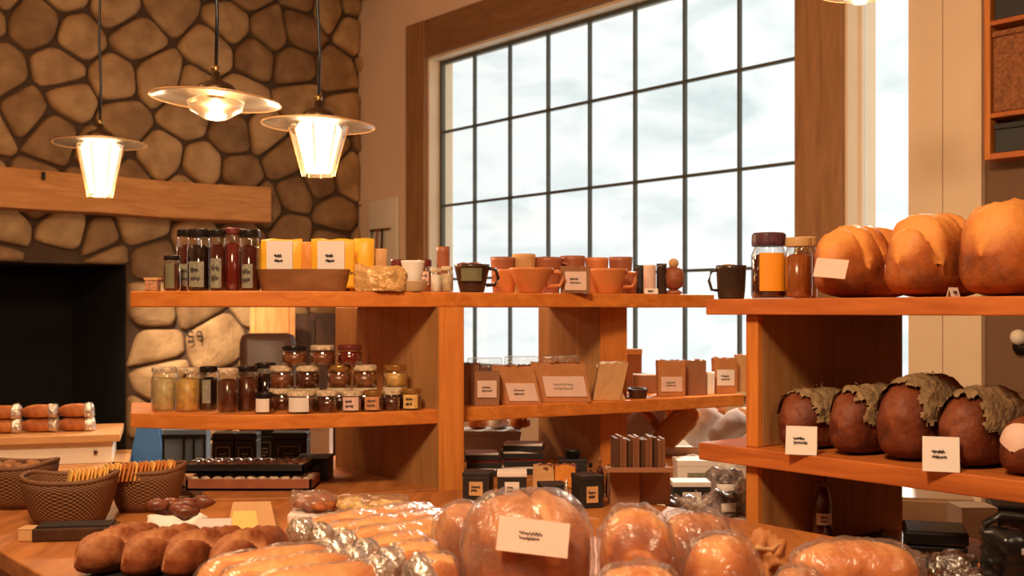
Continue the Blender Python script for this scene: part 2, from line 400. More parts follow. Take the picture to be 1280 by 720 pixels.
# individual ceiling beams
bm.free()
for n_, (a, b, zz) in enumerate(((.2, .42, 2.36), (4.2, 4.42, 2.42), (7.8, 8.02, 2.42))):
    bm = new(); wall_box(bm, a, b, -RA, -.01, zz, CEIL); struct('trim_%d' % (6 + n_), bm, casing, loc=CORNER, rz=ANG, smooth=False)

# ---- stone chimney wall: mortar slab with a fireplace opening, and every stone a rounded pillow of its own
OR_, OT = -1.806, .305      # right edge and top of the opening (x = -a along the wall)
OL, OB = -3.9, -1.0
SX0, SX1, SZ0, SZ1 = -6.2, 0.0, FLOOR, CEIL
mortar = plain('dark_mortar', rgb(84, 62, 44), .95, bump=.5, bscale=30, var=.15)
bm = new()
def fb(x0, x1, y0, y1, z0, z1): box(bm, ((x0 + x1) / 2, (y0 + y1) / 2, (z0 + z1) / 2 + EYE), (x1 - x0, y1 - y0, z1 - z0))
fb(SX0 - 2, OL, 0, .5, SZ0, SZ1); fb(OR_, SX1, 0, .5, SZ0, SZ1); fb(OL, OR_, 0, .5, OT, SZ1); fb(OL, OR_, 0, .5, SZ0, OB)
wallf = struct('wall_fireplace', bm, mortar, loc=CORNER, rz=ANG, smooth=False)
def clip(poly, nx, nz, d):              # keep nx*x+nz*z <= d
    out = []
    for i in range(len(poly)):
        a, b = poly[i], poly[(i + 1) % len(poly)]
        da, db = nx * a[0] + nz * a[1] - d, nx * b[0] + nz * b[1] - d
        if da <= 0: out.append(a)
        if (da < 0 < db) or (db < 0 < da):
            t = da / (da - db); out.append((a[0] + (b[0] - a[0]) * t, a[1] + (b[1] - a[1]) * t))
    return out
rs = random.Random(21)
pts = []
z = SZ0 - .1; row = 0
while z < SZ1 + .2:
    x = SX0 - .2 + (row % 2) * .14
    while x < SX1 + .3:
        pts.append((x + rs.uniform(-.1, .1), z + rs.uniform(-.085, .085))); x += rs.uniform(.26, .42)
    z += .255; row += 1
stone = new(); tone = stone.verts.layers.float.new('tone')
for (px, pz) in pts:
    if OL < px < OR_ and OB < pz < OT: continue
    poly = [(px - .4, pz - .4), (px + .4, pz - .4), (px + .4, pz + .4), (px - .4, pz + .4)]
    gap = rs.uniform(.007, .014)
    for (qx, qz) in pts:
        if (qx, qz) == (px, pz): continue
        dx, dz = qx - px, qz - pz; d = math.hypot(dx, dz)
        if d > .9: continue
        poly = clip(poly, dx / d, dz / d, (dx * (px + qx) / 2 + dz * (pz + qz) / 2) / d - gap)
        if len(poly) < 3: break
    if len(poly) < 3: continue
    poly = clip(clip(clip(poly, 1, 0, SX1 - .005), -1, 0, -SX0), 0, -1, -SZ0)
    if len(poly) < 3: continue
    if OL - .25 < px < OR_ + .02 and pz >= OT: poly = clip(poly, 0, -1, -OT)
    elif px >= OR_ and pz < OT + .1: poly = clip(poly, -1, 0, -OR_)
    elif px <= OL and pz < OT: poly = clip(poly, 1, 0, OL)
    if len(poly) < 3: continue
    for _ in range(2):
        q = []
        for i in range(len(poly)):
            a, b = poly[i], poly[(i + 1) % len(poly)]
            q += [(a[0] * .84 + b[0] * .16, a[1] * .84 + b[1] * .16), (a[0] * .16 + b[0] * .84, a[1] * .16 + b[1] * .84)]
        poly = q
    cx = sum(p[0] for p in poly) / len(poly); cz = sum(p[1] for p in poly) / len(poly)
    tn = rs.random(); pr = rs.uniform(.7, 1.25); rings = []
    for k, dep in ((1, -.0), (1.0, .02), (.965, .036), (.88, .048), (.6, .058), (.3, .061)):
        ring = []
        for p in poly:
            x, zz = cx + (p[0] - cx) * k, cz + (p[1] - cz) * k
            dd = dep * pr + noise.noise(Vector((x * 7, zz * 7, tn * 9))) * .014 * (dep > .01) + noise.noise(Vector((x * 22, zz * 22, tn * 5))) * .004 * (dep > .01)
            v = stone.verts.new((x, -dd, zz + EYE)); v[tone] = tn; ring.append(v)
        rings.append(ring)
    for A, Bq in zip(rings, rings[1:]):
        for i in range(len(A)): stone.faces.new((A[i], A[(i + 1) % len(A)], Bq[(i + 1) % len(A)], Bq[i]))
    stone.faces.new(rings[-1])
m, n, b = nt('field_stone'); b.inputs['Roughness'].default_value = .8
at = n.nodes.new('ShaderNodeAttribute'); at.attribute_name = 'tone'
tc = n.nodes.new('ShaderNodeTexCoord'); ns = n.nodes.new('ShaderNodeTexNoise'); ns.inputs['Scale'].default_value = 7; ns.inputs['Detail'].default_value = 8
n.links.new(tc.outputs['Object'], ns.inputs['Vector'])
ad = n.nodes.new('ShaderNodeMath'); ad.operation = 'MULTIPLY_ADD'; ad.inputs[1].default_value = .45; n.links.new(at.outputs['Fac'], ad.inputs[0])
su = n.nodes.new('ShaderNodeMath'); su.operation = 'SUBTRACT'; su.inputs[1].default_value = .2; n.links.new(ns.outputs['Fac'], su.inputs[0])
n.links.new(su.outputs[0], ad.inputs[2])
r = n.nodes.new('ShaderNodeValToRGB'); e = r.color_ramp.elements; e[0].position = .15; e[0].color = rgb(118, 84, 52); e[1].position = .8; e[1].color = rgb(194, 154, 106)
x = e.new(.5); x.color = rgb(156, 118, 76)
n.links.new(ad.outputs[0], r.inputs['Fac']); n.links.new(r.outputs['Color'], b.inputs['Base Color'])
bp = n.nodes.new('ShaderNodeBump'); bp.inputs['Strength'].default_value = .5; bp.inputs['Distance'].default_value = .02
n2 = n.nodes.new('ShaderNodeTexNoise'); n2.inputs['Scale'].default_value = 26; n2.inputs['Detail'].default_value = 7; n.links.new(tc.outputs['Object'], n2.inputs['Vector'])
n.links.new(n2.outputs['Fac'], bp.inputs['Height']); n.links.new(bp.outputs['Normal'], b.inputs['Normal'])
obj('stone_facing', stone, m, wallf)
# firebox
soot = plain('soot_brick', rgb(30, 24, 20), .95, var=.2)
bm = new()
fb(OL - .05, OR_ + .0, 1.1, 1.15, OB, OT + .1); fb(OL - .1, OL - .05, .0, 1.15, OB, OT + .1); fb(OR_ + .0, OR_ + .05, .5, 1.15, OB, OT + .1); fb(OL, OR_, .5, 1.15, OT + .02, OT + .1); fb(OL, OR_, 0, 1.15, OB - .05, OB)
fb(OR_ - .004, OR_, .02, .5, OB, OT)
obj('firebox', bm, soot, wallf, smooth=False)
# scratched mark on one pale stone
bm = new()
def arc(cx, cz, r, a0, a1, n=9): return [(cx + r * math.cos(a0 + (a1 - a0) * i / n), -.075, cz + EYE + r * math.sin(a0 + (a1 - a0) * i / n)) for i in range(n + 1)]
mx_, mz_ = -1.36, -.18
tube(bm, arc(mx_ - .03, mz_ + .018, .02, .4, PI * 1.5) + arc(mx_ - .03, mz_ - .022, .02, PI / 2, -PI * .8), .005, 5)
tube(bm, arc(mx_ + .035, mz_ + .015, .02, 0, PI * 1.9) + [(mx_ + .05, -.075, mz_ - .04 + EYE)], .005, 5)
obj('carved_mark', bm, ink, wallf)
# mantel beam
t = thing('mantel_beam', 'long rough pale timber beam on the stone wall above the dark fireplace', 'mantel', tuple(CORNER + Vector((0, 0, EYE))), ANG)
bm = new(); box(bm, (-3.56, -.12, .742), (5.38, .28, .245), bev=.012)
bmesh.ops.subdivide_edges(bm, edges=[e for e in bm.edges if e.calc_length() > 2], cuts=40)
for v in bm.verts: v.co += Vector((0, noise.noise(v.co * 3) * .012, noise.noise(v.co * 2 + Vector((5, 0, 0))) * .014))
obj('beam', bm, beamw, t, smooth=False)
bm = new()
for q in (-2.42,): box(bm, (q, -.262, .83), (.022, .01, .05))
obj('iron_strap', bm, iron, t, smooth=False)

# wall fittings right of the chimney
t = thing('utensil_board', 'pale board with hooks and hanging utensils on the cream wall beside the chimney', 'board', tuple(CW(.22, -.02, .0)), ANG)
# wall-mounted: board local x = outward from the window wall, y = toward the corner
obj('back_board', B((0, -.17, .52), (.024, .38, .62), bev=.004), whitep, t)
bm = new(); tube(bm, [(-.03, -.03, .60), (-.03, -.30, .60)], .008)
obj('hook_rail', bm, brass, t)
for k, q in enumerate((-.07, -.14, -.21)):
    bm = new(); tube(bm, [(-.04, q, .6), (-.05, q, .42 - .05 * k), (-.05, q, .36 - .06 * k)], [.007, .009, .006]); blob(bm, (-.05, q, .33 - .06 * k), .04, k, .1, 2, (.4, 1, 1.3))
    obj('hanging_spoon', bm, (darkwood, terra2, iron)[k], t)
t = thing('wall_candle', 'small white box light fixed at the edge of the stone wall behind the lantern lamp', 'wall light', tuple(CW(.02, -.1, 1.40)), ANG)
obj('light_body', B((0, 0, .1), (.07, .07, .2), bev=.008), whitep, t); obj('bracket', B((.06, 0, .1), (.05, .03, .05)), iron, t)

# ================================================================= PENDANT LAMPS
lampglow = glow('lit_lamp_glass', (1, .74, .46, 1), 5.0)
bulbglow = glow('lit_bulb', (1, .72, .42, 1), 30)
dishglow = clear('lit_dish_glass', (1, .86, .66, 1), .35, .3, edge=.7)
frost = clear('clear_lamp_glass', (1, .9, .74, 1), .15, .08, edge=.6)
capm = plain('bronze_cap', rgb(84, 60, 38), .35, .7)
def lamp(px, py_disc, Y, label, kind, disc=.2, tilt=0, power=14, hk=.235):
    z = (HOR - py_disc) * Y / F; s = disc / .2
    t = thing('pendant_lamp', label, 'pendant lamp', (xat(px, Y), Y, z + EYE), 0, 'glass pendant lamps with wide disc shades')
    a = new(); lathe(a, [(.03 * s, .004), (.12 * s, .006), (disc, -.012 * s), (disc, -.016 * s), (.12 * s, .0), (.03 * s, -.002)], seg=40)
    o = obj('disc_shade', a, shadeglass, t)
    a = new(); tube(a, [(disc * math.cos(k * PI / 20), disc * math.sin(k * PI / 20), -.014 * s) for k in range(41)], .0028 * s, 6); r_ = obj('shade_rim', a, rimm, t)
    if tilt:
        o.rotation_euler = (0, tilt, 0); r_.rotation_euler = (0, tilt, 0)
    obj('cap', L([(.0, .075 * s), (.012 * s, .075 * s), (.016 * s, .05 * s), (.05 * s, .035 * s), (.075 * s, .006 * s), (.0, .004)]), capm, t)
    obj('cord', tube(new(), [(0, 0, .07 * s), (.004, 0, .25), (-.004, 0, .45), (.003, 0, .8), (0, 0, CEIL - z)], .006, 8), blackm, t)
    obj('finial', L([(0, .10 * s), (.01 * s, .095 * s), (.016 * s, .085 * s), (.01 * s, .07 * s)]), brass, t)
    if kind == 'lantern':
        hh = hk * s
        obj('lantern_glass', L([(.092 * s, -.004), (.106 * s, -.02 * s), (.056 * s, -hh), (0, -hh)], seg=8), frost, t, smooth=False)
        obj('frosted_sleeve', L([(.07 * s, -.008), (.082 * s, -.03 * s), (.044 * s, -hh * .93), (0, -hh * .95)], seg=20), lampglow, t)
        bm = new()
        for k in range(8):
            a_ = k * PI / 4; tube(bm, [(.107 * s * math.cos(a_), .107 * s * math.sin(a_), -.02 * s), (.057 * s * math.cos(a_), .057 * s * math.sin(a_), -hh)], .0022 * s, 5)
        obj('lantern_ribs', bm, rimm, t)
        lz = -hh * .5
    else:
        obj('glass_dish', L([(.05 * s, 0), (.088 * s, -.018 * s), (.08 * s, -.045 * s), (.035 * s, -.072 * s), (0, -.078 * s)]), dishglow, t)
        obj('bulb', blob(new(), (0, 0, -.035 * s), .022 * s, 0, 0, 3, (1, 1, 1.25)), bulbglow, t)
        lz = -.10 * s
    ld = bpy.data.lights.new('lamp_light', 'POINT'); ld.energy = power; ld.color = (1, .66, .36); ld.shadow_soft_size = .05
    lo = bpy.data.objects.new('lamp_light', ld); C.objects.link(lo); lo.parent = t; lo.location = (0, 0, -.27 * s if kind == 'lantern' else lz)
lamp(125, 176, 5.0, 'glowing lantern pendant lamp hanging leftmost, in front of the mantel beam', 'lantern', .20, power=20, hk=.25)
lamp(270, 120, 3.5, 'pendant lamp with a shallow glass dish and bare bulb under a wide tilted disc', 'dish', .20, tilt=.06, power=11)
lamp(398, 152, 4.1, 'lantern pendant lamp with a wide disc hanging where the stone wall ends', 'lantern', .205, tilt=.03, power=17, hk=.195)
lamp(1075, -14, 3.6, 'pendant lamp cut by the top edge of the photo, above the bright narrow window', 'dish', .13, power=10)

# ================================================================= SHELF UNIT A (centre)
FR = [(163, 3.22), (260, 3.155), (340, 3.165), (410, 3.21), (480, 3.265), (548, 3.335), (585, 3.40), (680, 3.53), (790, 3.69), (880, 3.86), (925, 3.95)]
def fy(px):
    for (a, ya), (b, yb) in zip(FR, FR[1:]):
        if px <= b: return ya + (yb - ya) * (px - a) / (b - a)
    return FR[-1][1]
Z1, Z1b = .055, .010; Z2, Z2b = -.2957, -.3375; ZC = -.53; ZT = -.50
ua = thing('display_shelf', 'long curved two tier honey wood display shelf in the middle of the shop', 'shelf', (0, 3.3, 0))
def strip(p0, p1, depth0, depth1, z0, z1, dy=0, n=24, name='shelf', mat=honey, rnd=0):
    fr, bk = [], []
    for i in range(n + 1):
        px = p0 + (p1 - p0) * i / n; Y = fy(px) + dy; d = depth0 + (depth1 - depth0) * i / n
        if rnd and i < 5: Y += rnd * (1 - i / 5) ** 2 * .6
        X = xat(px, Y); fr.append((X, Y - 3.3)); g = min(1, max(0, (px - 163) / 200)); dy_ = .771 * d
        bk.append((X - .48 * d * g + (X / Y * dy_ * .97) * (1 - g), Y + dy_ - 3.3))
    return obj(name, prism(new(), fr + bk[::-1], z0 + EYE, z1 + EYE), mat, ua, smooth=False, bevel=.003)
strip(163, 893, .55, .42, Z1b, Z1, name='top_shelf')
strip(163, 549, .50, .50, Z2b, Z2, name='lower_shelf')
strip(579, 930, .50, .45, Z2b, Z2, name='lower_shelf')
strip(262, 935, .95, .95, ZC - .04, ZC, name='base_counter', mat=tablew)
def upright(pl, pr, Y, depth, zt, name='upright_panel'):
    Xr, Xl = xat(pr, Y + .02), xat(pl, Y)
    poly = [(Xl, Y - 3.3), (Xr, Y + .02 - 3.3), (Xr - .637 * depth, Y + .02 + .771 * depth - 3.3), (Xl - .637 * depth, Y + .771 * depth - 3.3)]
    a = obj(name, prism(new(), poly, 0, zt + EYE), panelw, ua, smooth=False, bevel=.002)
    # bright front edge board
    poly = [(Xl, Y - .02 - 3.3), (Xr, Y - 3.3), (Xr, Y + .0195 - 3.3), (Xl, Y - .0005 - 3.3)]
    obj('edge_board', prism(new(), poly, 0, zt + EYE), honeyv, ua, smooth=False)
upright(549, 580, 3.33, .60, Z1b)
upright(750, 783, 3.80, .32, Z1b)

# ================================================================= SHELF UNIT B (right)
ub = thing('bread_rack', 'tall honey wood bread rack with wide shelves of loaves at the right', 'shelf', (2.22 * U.x, 2.22 * U.y, 0), ANG)
# local: x = depth (u-2.22), y = w
wl = on_u(882, 2.22); w0 = wl.dot(W); wl2 = on_u(873, 2.22).dot(W)
def bbox_(x0, x1, y0, y1, z0, z1, name, mat=honey, bev=.003):
    return obj(name, B(((x0 + x1) / 2, (y0 + y1) / 2, (z0 + z1) / 2 + EYE), (x1 - x0, y1 - y0, z1 - z0)), mat, ub, smooth=False, bevel=bev)
B1, B2, B3 = .029, -.343, -.62
honeyl = wood('honey_wood_rack', rgb(170, 88, 36), rgb(206, 118, 54), grain=(14, 1.5, 14))
bbox_(0, .68, .2, w0, B1 - .04, B1, 'shelf', honeyl); bbox_(0, .68, .2, wl2, B2 - .045, B2, 'shelf', honeyl); bbox_(.02, .68, .2, on_u(932, 2.24).dot(W) - .05, B3 - .04, B3, 'shelf', honeyl)
pw = on_u(932, 2.245).dot(W)
bbox_(.045, .68, pw - .038, pw, -EYE, B2 - .045, 'upright_panel', panelw); bbox_(.025, .045, pw - .038, pw, -EYE, B2 - .045, 'edge_board', honeyv)
bbox_(.045, .68, pw - .038, pw, B2, B1 - .04, 'upright_panel', panelw); bbox_(.025, .045, pw - .038, pw, B2, B1 - .04, 'edge_board', honeyv)
bbox_(.05, .67, .2, .25, -EYE, B1 - .04, 'upright_panel', panelw)

# ================================================================= FOREGROUND TABLE
def P3(u, w): v = U * u + W * w; return (v.x, v.y)
tb = thing('display_table', 'broad wooden table across the foreground loaded with breads and baskets', 'table')
poly = [P3(.65, .2), P3(2.12, .2), P3(2.12, 2.42), P3(1.35, 2.70), P3(.95, 3.1), P3(.65, 3.1)]
obj('table_top', prism(new(), poly, ZT - .04 + EYE, ZT + EYE), tablew, tb, smooth=False, bevel=.004)
poly2 = [P3(.69, .24), P3(2.08, .24), P3(2.08, 2.38), P3(1.33, 2.66), P3(.93, 2.90), P3(.69, 2.90)]
obj('apron', prism(new(), poly2, ZT - .14 + EYE, ZT - .041 + EYE), tablew, tb, smooth=False)
for (a, b) in ((.74, .3), (2.03, .3), (2.03, 2.30), (.74, 2.84)):
    p = P3(a, b); obj('leg', B((p[0], p[1], (ZT - .14 + EYE) / 2), (.08, .08, ZT - .14 + EYE), rz=ANG), tablew, tb, smooth=False)
# ================================================================= THINGS ON THE CENTRE SHELF
def at(px, Y, z): return (xat(px, Y), Y, z + EYE + .0008)
GL = {}
def jar(name, label, cat, px, Y, z, wpx, hpx, content, lidm, labm=None, group=None, kind='round', lw=1.3, lh=(.15, .6), rz=0, lid_h=.2, marks=True):
    """glass jar: glass, contents, lid, curved paper label facing the room"""
    r = size(wpx, Y) / 2; h = size(hpx, Y)
    t = thing(name, label, cat, at(px, Y, z), rz, group)
    pl = 6 if kind == 'hex' else 0; sg = 24
    top = h * (1 - lid_h)
    if kind == 'bottle':
        prof = [(0, 0), (r * .9, 0), (r, h * .04), (r, h * .62), (r * .82, h * .72), (r * .42, h * .82), (r * .36, h * .88), (0, h * .88)]
    else:
        prof = [(0, 0), (r * .92, 0), (r, h * .05), (r, top * .82), (r * .84, top * .96), (r * .82, top + .0008), (0, top + .0008)]
    obj('glass_body', L(prof, seg=sg, poly=pl), jarglass, t)
    if kind == 'bottle':
        obj('contents', L([(0, .002), (r * .85, .002), (r * .93, h * .04), (r * .93, h * .6), (r * .7, h * .7), (r * .3, h * .8), (0, h * .8)], seg=sg), content, t)
        obj('cap', L([(0, h * .87), (r * .46, h * .87), (r * .46, h), (0, h)], seg=18), lidm, t, bevel=.001)
    else:
        obj('contents', L([(0, .002), (r * .86, .002), (r * .93, h * .05), (r * .93, top * .8), (r * .5, top * .86), (0, top * .86)], seg=sg, poly=pl), content, t)
        lr = r * .95
        obj('lid', L([(0, top), (lr, top), (lr * 1.02, top + (h - top) * .3), (lr, top + (h - top) * .85), (lr * .9, h), (0, h)], seg=sg), lidm, t, smooth=False, bevel=.0008)
    if labm:
        face = -PI / 2 - rz
        fl = math.cos(PI / 6) if False else 1
        z0, z1 = top * lh[0], top * lh[1]
        obj('paper_label', L([(r * 1.012, z0), (r * 1.012, z1)], seg=12, a0=face - lw / 2, a1=face + lw / 2, poly=0), labm, t)
        if marks:
            s_ = scribble(new(), r * .9, (z1 - z0) * .7, 2, r * .022, -r * 1.03, (z0 + z1) / 2, seed=int(px)); 
            if rz: bmesh.ops.rotate(s_, verts=s_.verts, cent=(0, 0, 0), matrix=Matrix.Rotation(-rz, 3, 'Z'))
            obj('printed_mark', s_, ink, t)
    return t
def cup(name, label, px, Y, z, wpx, hpx, mat, group=None, handle=1, foot=.55, content=None, labm=None, cat='cup', rz=0, hz=.55):
    r = size(wpx, Y) / 2; h = size(hpx, Y); t = thing(name, label, cat, at(px, Y, z), rz, group); th = r * .1; f = r * foot
    obj('cup_body', L([(0, 0), (f * .95, 0), (f, h * .04), (r * (.4 + .6 * foot), h * .3) if foot > .8 else (f + (r - f) * .28, h * .28), (r * .97, h * .9), (r, h), (r - th, h), (r * .9 - th, h * .88), (f, h * .15), (0, h * .12)], seg=28), mat, t)
    if handle:
        pts = [(handle * (r * .93), 0, h * .86), (handle * r * 1.32, 0, h * .82), (handle * r * 1.46, 0, h * hz), (handle * r * 1.28, 0, h * .28), (handle * (f + (r - f) * .3), 0, h * .26)]
        obj('handle', tube(new(), pts, r * .1, 8), mat, t)
    if content:
        bm = new(); rr = random.Random(px)
        for k in range(7): blob(bm, (rr.uniform(-.5, .5) * r, rr.uniform(-.5, .5) * r, h * .93), r * .38, k + px, .3, 2, (1, 1, .6))
        obj('filling', bm, content, t)
    if labm: obj('paper_label', L([(r * .985, h * .4), (r * 1.02, h * .85)], seg=10, a0=-PI / 2 - .6, a1=-PI / 2 + .6), labm, t)
    return t
def kbag(name, label, px, Y, z, wpx, dm, hpx, mat, labm=None, lab=(0, .1, .8, .45), fill=None, rz=0, lean=0, cat='bag', group=None, tall=0, taper=-.04):
    """open stand-up bag or carton: folded walls, ragged rim, filling, stuck-on label (x, z0, width, height as fractions)"""
    w = size(wpx, Y); h = size(hpx, Y); t = thing(name, label, cat, at(px, Y, z), rz, group)
    bm = new(); n = 10; ri = random.Random(px * 7 + 3)
    def ring(k, ins, jag):
        out = []; ww = w * (1 - taper * k) - ins; dd = dm * (1 - taper * k) - ins
        for s, (ax, ay, bx, by) in enumerate(((-1, -1, 1, -1), (1, -1, 1, 1), (1, 1, -1, 1), (-1, 1, -1, -1))):
            for i in range(n):
                f = i / n; x = (ax + (bx - ax) * f) * ww / 2; y = (ay + (by - ay) * f) * dd / 2
                q = noise.noise(Vector((x * 60, y * 60, k * 4 + px)))
                out.append(bm.verts.new((x + lean * h * k + q * .0015, y + q * .002, h * k + (q * jag))))
        return out
    R = [ring(0, 0, 0), ring(.35, 0, 0), ring(.7, 0, .0), ring(1, 0, .008)]
    R2 = [ring(1, .003, .008), ring(.6, .003, 0), ring(.2, .003, 0)]
    seq = R + R2
    for A, Bq in zip(seq, seq[1:]):
        for i in range(len(A)): bm.faces.new((A[i], A[(i + 1) % len(A)], Bq[(i + 1) % len(A)], Bq[i]))
    bm.faces.new(R[0]); bm.faces.new(R2[-1])
    obj('bag_wall', bm, mat, t, smooth=False)
    if fill:
        bm = new()
        for k in range(6): blob(bm, (ri.uniform(-.36, .36) * w + lean * h * .92, ri.uniform(-.3, .3) * dm, h * .9), min(w, dm) * .23, k + px, .35, 2, (1.1, 1, .8))
        obj('filling', bm, fill, t)
    if labm:
        x0, z0, lw_, lh_ = lab; bm = new(); yy = -dm / 2 - .003
        zc = h * (z0 + lh_ / 2); c = (x0 * w + lean * zc, yy, zc)
        q = [(-lw_ * w / 2, -lh_ * h / 2), (lw_ * w / 2, -lh_ * h / 2), (lw_ * w / 2, lh_ * h / 2), (-lw_ * w / 2, lh_ * h / 2)]
        fr = [bm.verts.new((c[0] + a + lean * b_, yy - .001 + taper * 0, c[2] + b_)) for a, b_ in q]; bk = [bm.verts.new((c[0] + a + lean * b_, yy + .001, c[2] + b_)) for a, b_ in q]
        bm.faces.new(fr); bm.faces.new(bk[::-1])
        for i in range(4): bm.faces.new((fr[i], fr[(i + 1) % 4], bk[(i + 1) % 4], bk[i]))
        obj('paper_label', bm, labm, t, smooth=False)
        obj('printed_mark', scribble(new(), lw_ * w * .55, lh_ * h * .4, 2, .0008, yy - .002, c[2], c[0], seed=int(px)), ink, t)
    return t
def card(name, label, pos, w, h, rz=0, mat=None, group=None, back=.3, cat='price card', seed=1):
    """small folded tent card"""
    t = thing(name, label, cat, pos, rz, group); bm = new(); d = h * back; th = .0012
    def quad(pts, nn):
        a = [bm.verts.new(p) for p in pts]; b_ = [bm.verts.new((p[0], p[1] + th, p[2])) for p in pts]
        bm.faces.new(a); bm.faces.new(b_)
        for i in range(4): bm.faces.new((a[i], a[(i + 1) % 4], b_[(i + 1) % 4], b_[i]))
    quad([(-w / 2, -d, 0), (w / 2, -d, 0), (w / 2, 0, h), (-w / 2, 0, h)], 0); quad([(-w / 2, d, 0), (w / 2, d, 0), (w / 2, 0, h), (-w / 2, 0, h)], 0)
    obj('card', bm, mat or whitecard, t, smooth=False)
    s = scribble(new(), w * .5, h * .3, 2, .0009, 0, 0, seed=seed)
    for v in s.verts: zz = v.co.z + h * .5; v.co = Vector((v.co.x, -d * (1 - zz / h) - .002 + v.co.y, zz))
    obj('handwriting', s, ink, t); return t
def box_thing(name, label, cat, px, Y, z, wpx, dm, hpx, mat, rz=0, group=None, lid=None, labm=None, mark=True):
    w = size(wpx, Y); h = size(hpx, Y); t = thing(name, label, cat, at(px, Y, z), rz, group)
    obj('box_body', B((0, 0, h * .42), (w, dm, h * .84), bev=.002), mat, t, smooth=False)
    obj('box_lid', B((0, 0, h * .92), (w * 1.03, dm * 1.03, h * .16), bev=.002), lid or mat, t, smooth=False)
    if labm:
        obj('paper_label', B((0, -dm / 2 - .001, h * .42), (w * .5, .002, h * .5)), labm, t, smooth=False)
        if mark: obj('printed_mark', scribble(new(), w * .35, h * .25, 2, .0008, -dm / 2 - .003, h * .42, seed=int(px)), ink, t)
    return t
darkliq = plain('dark_red_syrup', rgb(74, 22, 16), .1)
redliq = plain('red_syrup', rgb(112, 34, 26), .1)
blackliq = plain('near_black_syrup', rgb(30, 14, 12), .1)
honeyliq = plain('orange_honey', rgb(226, 132, 24), .15)
jam = plain('dark_jam', rgb(84, 40, 24), .2, var=.3, vscale=40)
jam2 = plain('brown_chutney', rgb(130, 74, 42), .3, var=.35, vscale=60)
pickle = plain('yellow_pickles', rgb(206, 162, 84), .4, var=.35, vscale=45)
pickle2 = plain('pale_pickles', rgb(196, 172, 118), .4, var=.3, vscale=45)
goldlid = plain('gold_lid', rgb(196, 150, 84), .25, .8); darklid = plain('dark_lid', rgb(40, 32, 28), .25, .4)
wornlid = plain('checked_paper_lid', rgb(206, 182, 150), .4, var=.5, vscale=90); redlid = plain('dark_red_lid', rgb(110, 44, 36), .35, .2)
silverlab = plain('silver_grey_label', rgb(140, 136, 116), .45, var=.3, vscale=120)
nuts = plain('mixed_nuts', rgb(120, 66, 44), .6, var=.4, vscale=60)

zt = Z1
# left end of the top shelf
t = thing('woven_trinket_box', 'tiny pale woven trinket box at the left end of the top shelf', 'box', at(191, 3.30, zt))
obj('box_body', B((0, 0, .016), (.038, .035, .032), bev=.004), plain('woven_trim', rgb(176, 128, 92), .7, var=.5, vscale=120), t); obj('box_lid', B((0, 0, .036), (.042, .039, .008), bev=.002), kraft2, t)
jar('spice_jar', 'small dark square jar beside the tiny woven box on the top shelf', 'jar', 215, 3.27, zt, 21, 45, jam, darklid, greenlab, lh=(.1, .9), lw=1.1, lid_h=.14, marks=False)
jar('syrup_bottle', 'tall dark bottle with a grey label, leftmost of the bottles, behind the spice jar', 'bottle', 236, 3.38, zt, 30, 78, darkliq, darklid, silverlab, 'dark bottles on the top shelf', lid_h=.12, lh=(.1, .5))
jar('syrup_bottle', 'tall wide dark jar bottle with the largest grey label on the top shelf', 'bottle', 249, 3.29, zt, 30, 78, blackliq, darklid, silverlab, 'dark bottles on the top shelf', lid_h=.14, lh=(.08, .55))
jar('syrup_bottle', 'narrow dark bottle with a grey label left of the plain red bottle', 'bottle', 272, 3.27, zt, 22, 77, darkliq, darklid, silverlab, 'dark bottles on the top shelf', lid_h=.12, lh=(.06, .6))
jar('syrup_bottle', 'deep red bottle without a label among the dark bottles', 'bottle', 291, 3.30, zt, 24, 79, redliq, redlid, None, 'dark bottles on the top shelf', lid_h=.1)
jar('syrup_bottle', 'dark bottle with a narrow grey label touching the long wooden tray', 'bottle', 312, 3.28, zt, 27, 77, darkliq, darklid, silverlab, 'dark bottles on the top shelf', lid_h=.13, lh=(.06, .5), lw=1)
# long boat shaped tray with yellow packets
traym = wood('tray_wood', rgb(112, 70, 38), rgb(150, 98, 56), grain=(2, 9, 9))
def boat(name, label, cat, pos, w, d, h, mat, rz=0, flare=1.18, wall=.008, group=None):
    t = thing(name, label, cat, pos, rz, group); bm = new()
    def ring(k, z, ins):
        out = []
        for i in range(36):
            a = 2 * PI * i / 36; cx_ = math.copysign(abs(math.cos(a)) ** .5, math.cos(a)); sy_ = math.copysign(abs(math.sin(a)) ** .5, math.sin(a))
            out.append(bm.verts.new((cx_ * (w / 2 * k - ins), sy_ * (d / 2 * k - ins), z)))
        return out
    R = [ring(.91, 0, 0), ring(.95, h * .4, 0), ring(1, h, 0), ring(1, h, wall), ring(.95, h * .35, wall), ring(.91, wall, wall)]
    bm.faces.new(R[0]); bm.faces.new(R[-1])
    for A, Bq in zip(R, R[1:]):
        for i in range(36): bm.faces.new((A[i], A[(i + 1) % 36], Bq[(i + 1) % 36], Bq[i]))
    obj('tray_body', bm, mat, t, smooth=False)
    for s in (-1, 1): obj('tray_handle', tube(new(), [(s * w * .5, -d * .2, h * .85), (s * w * .53, -d * .1, h * .8), (s * w * .53, d * .1, h * .8), (s * w * .5, d * .2, h * .85)], .004, 6), mat, t)
    return t
boat('wooden_tray', 'long brown wooden tray holding yellow packets on the top shelf', 'tray', at(382, 3.31, zt), .275, .15, .064, traym)
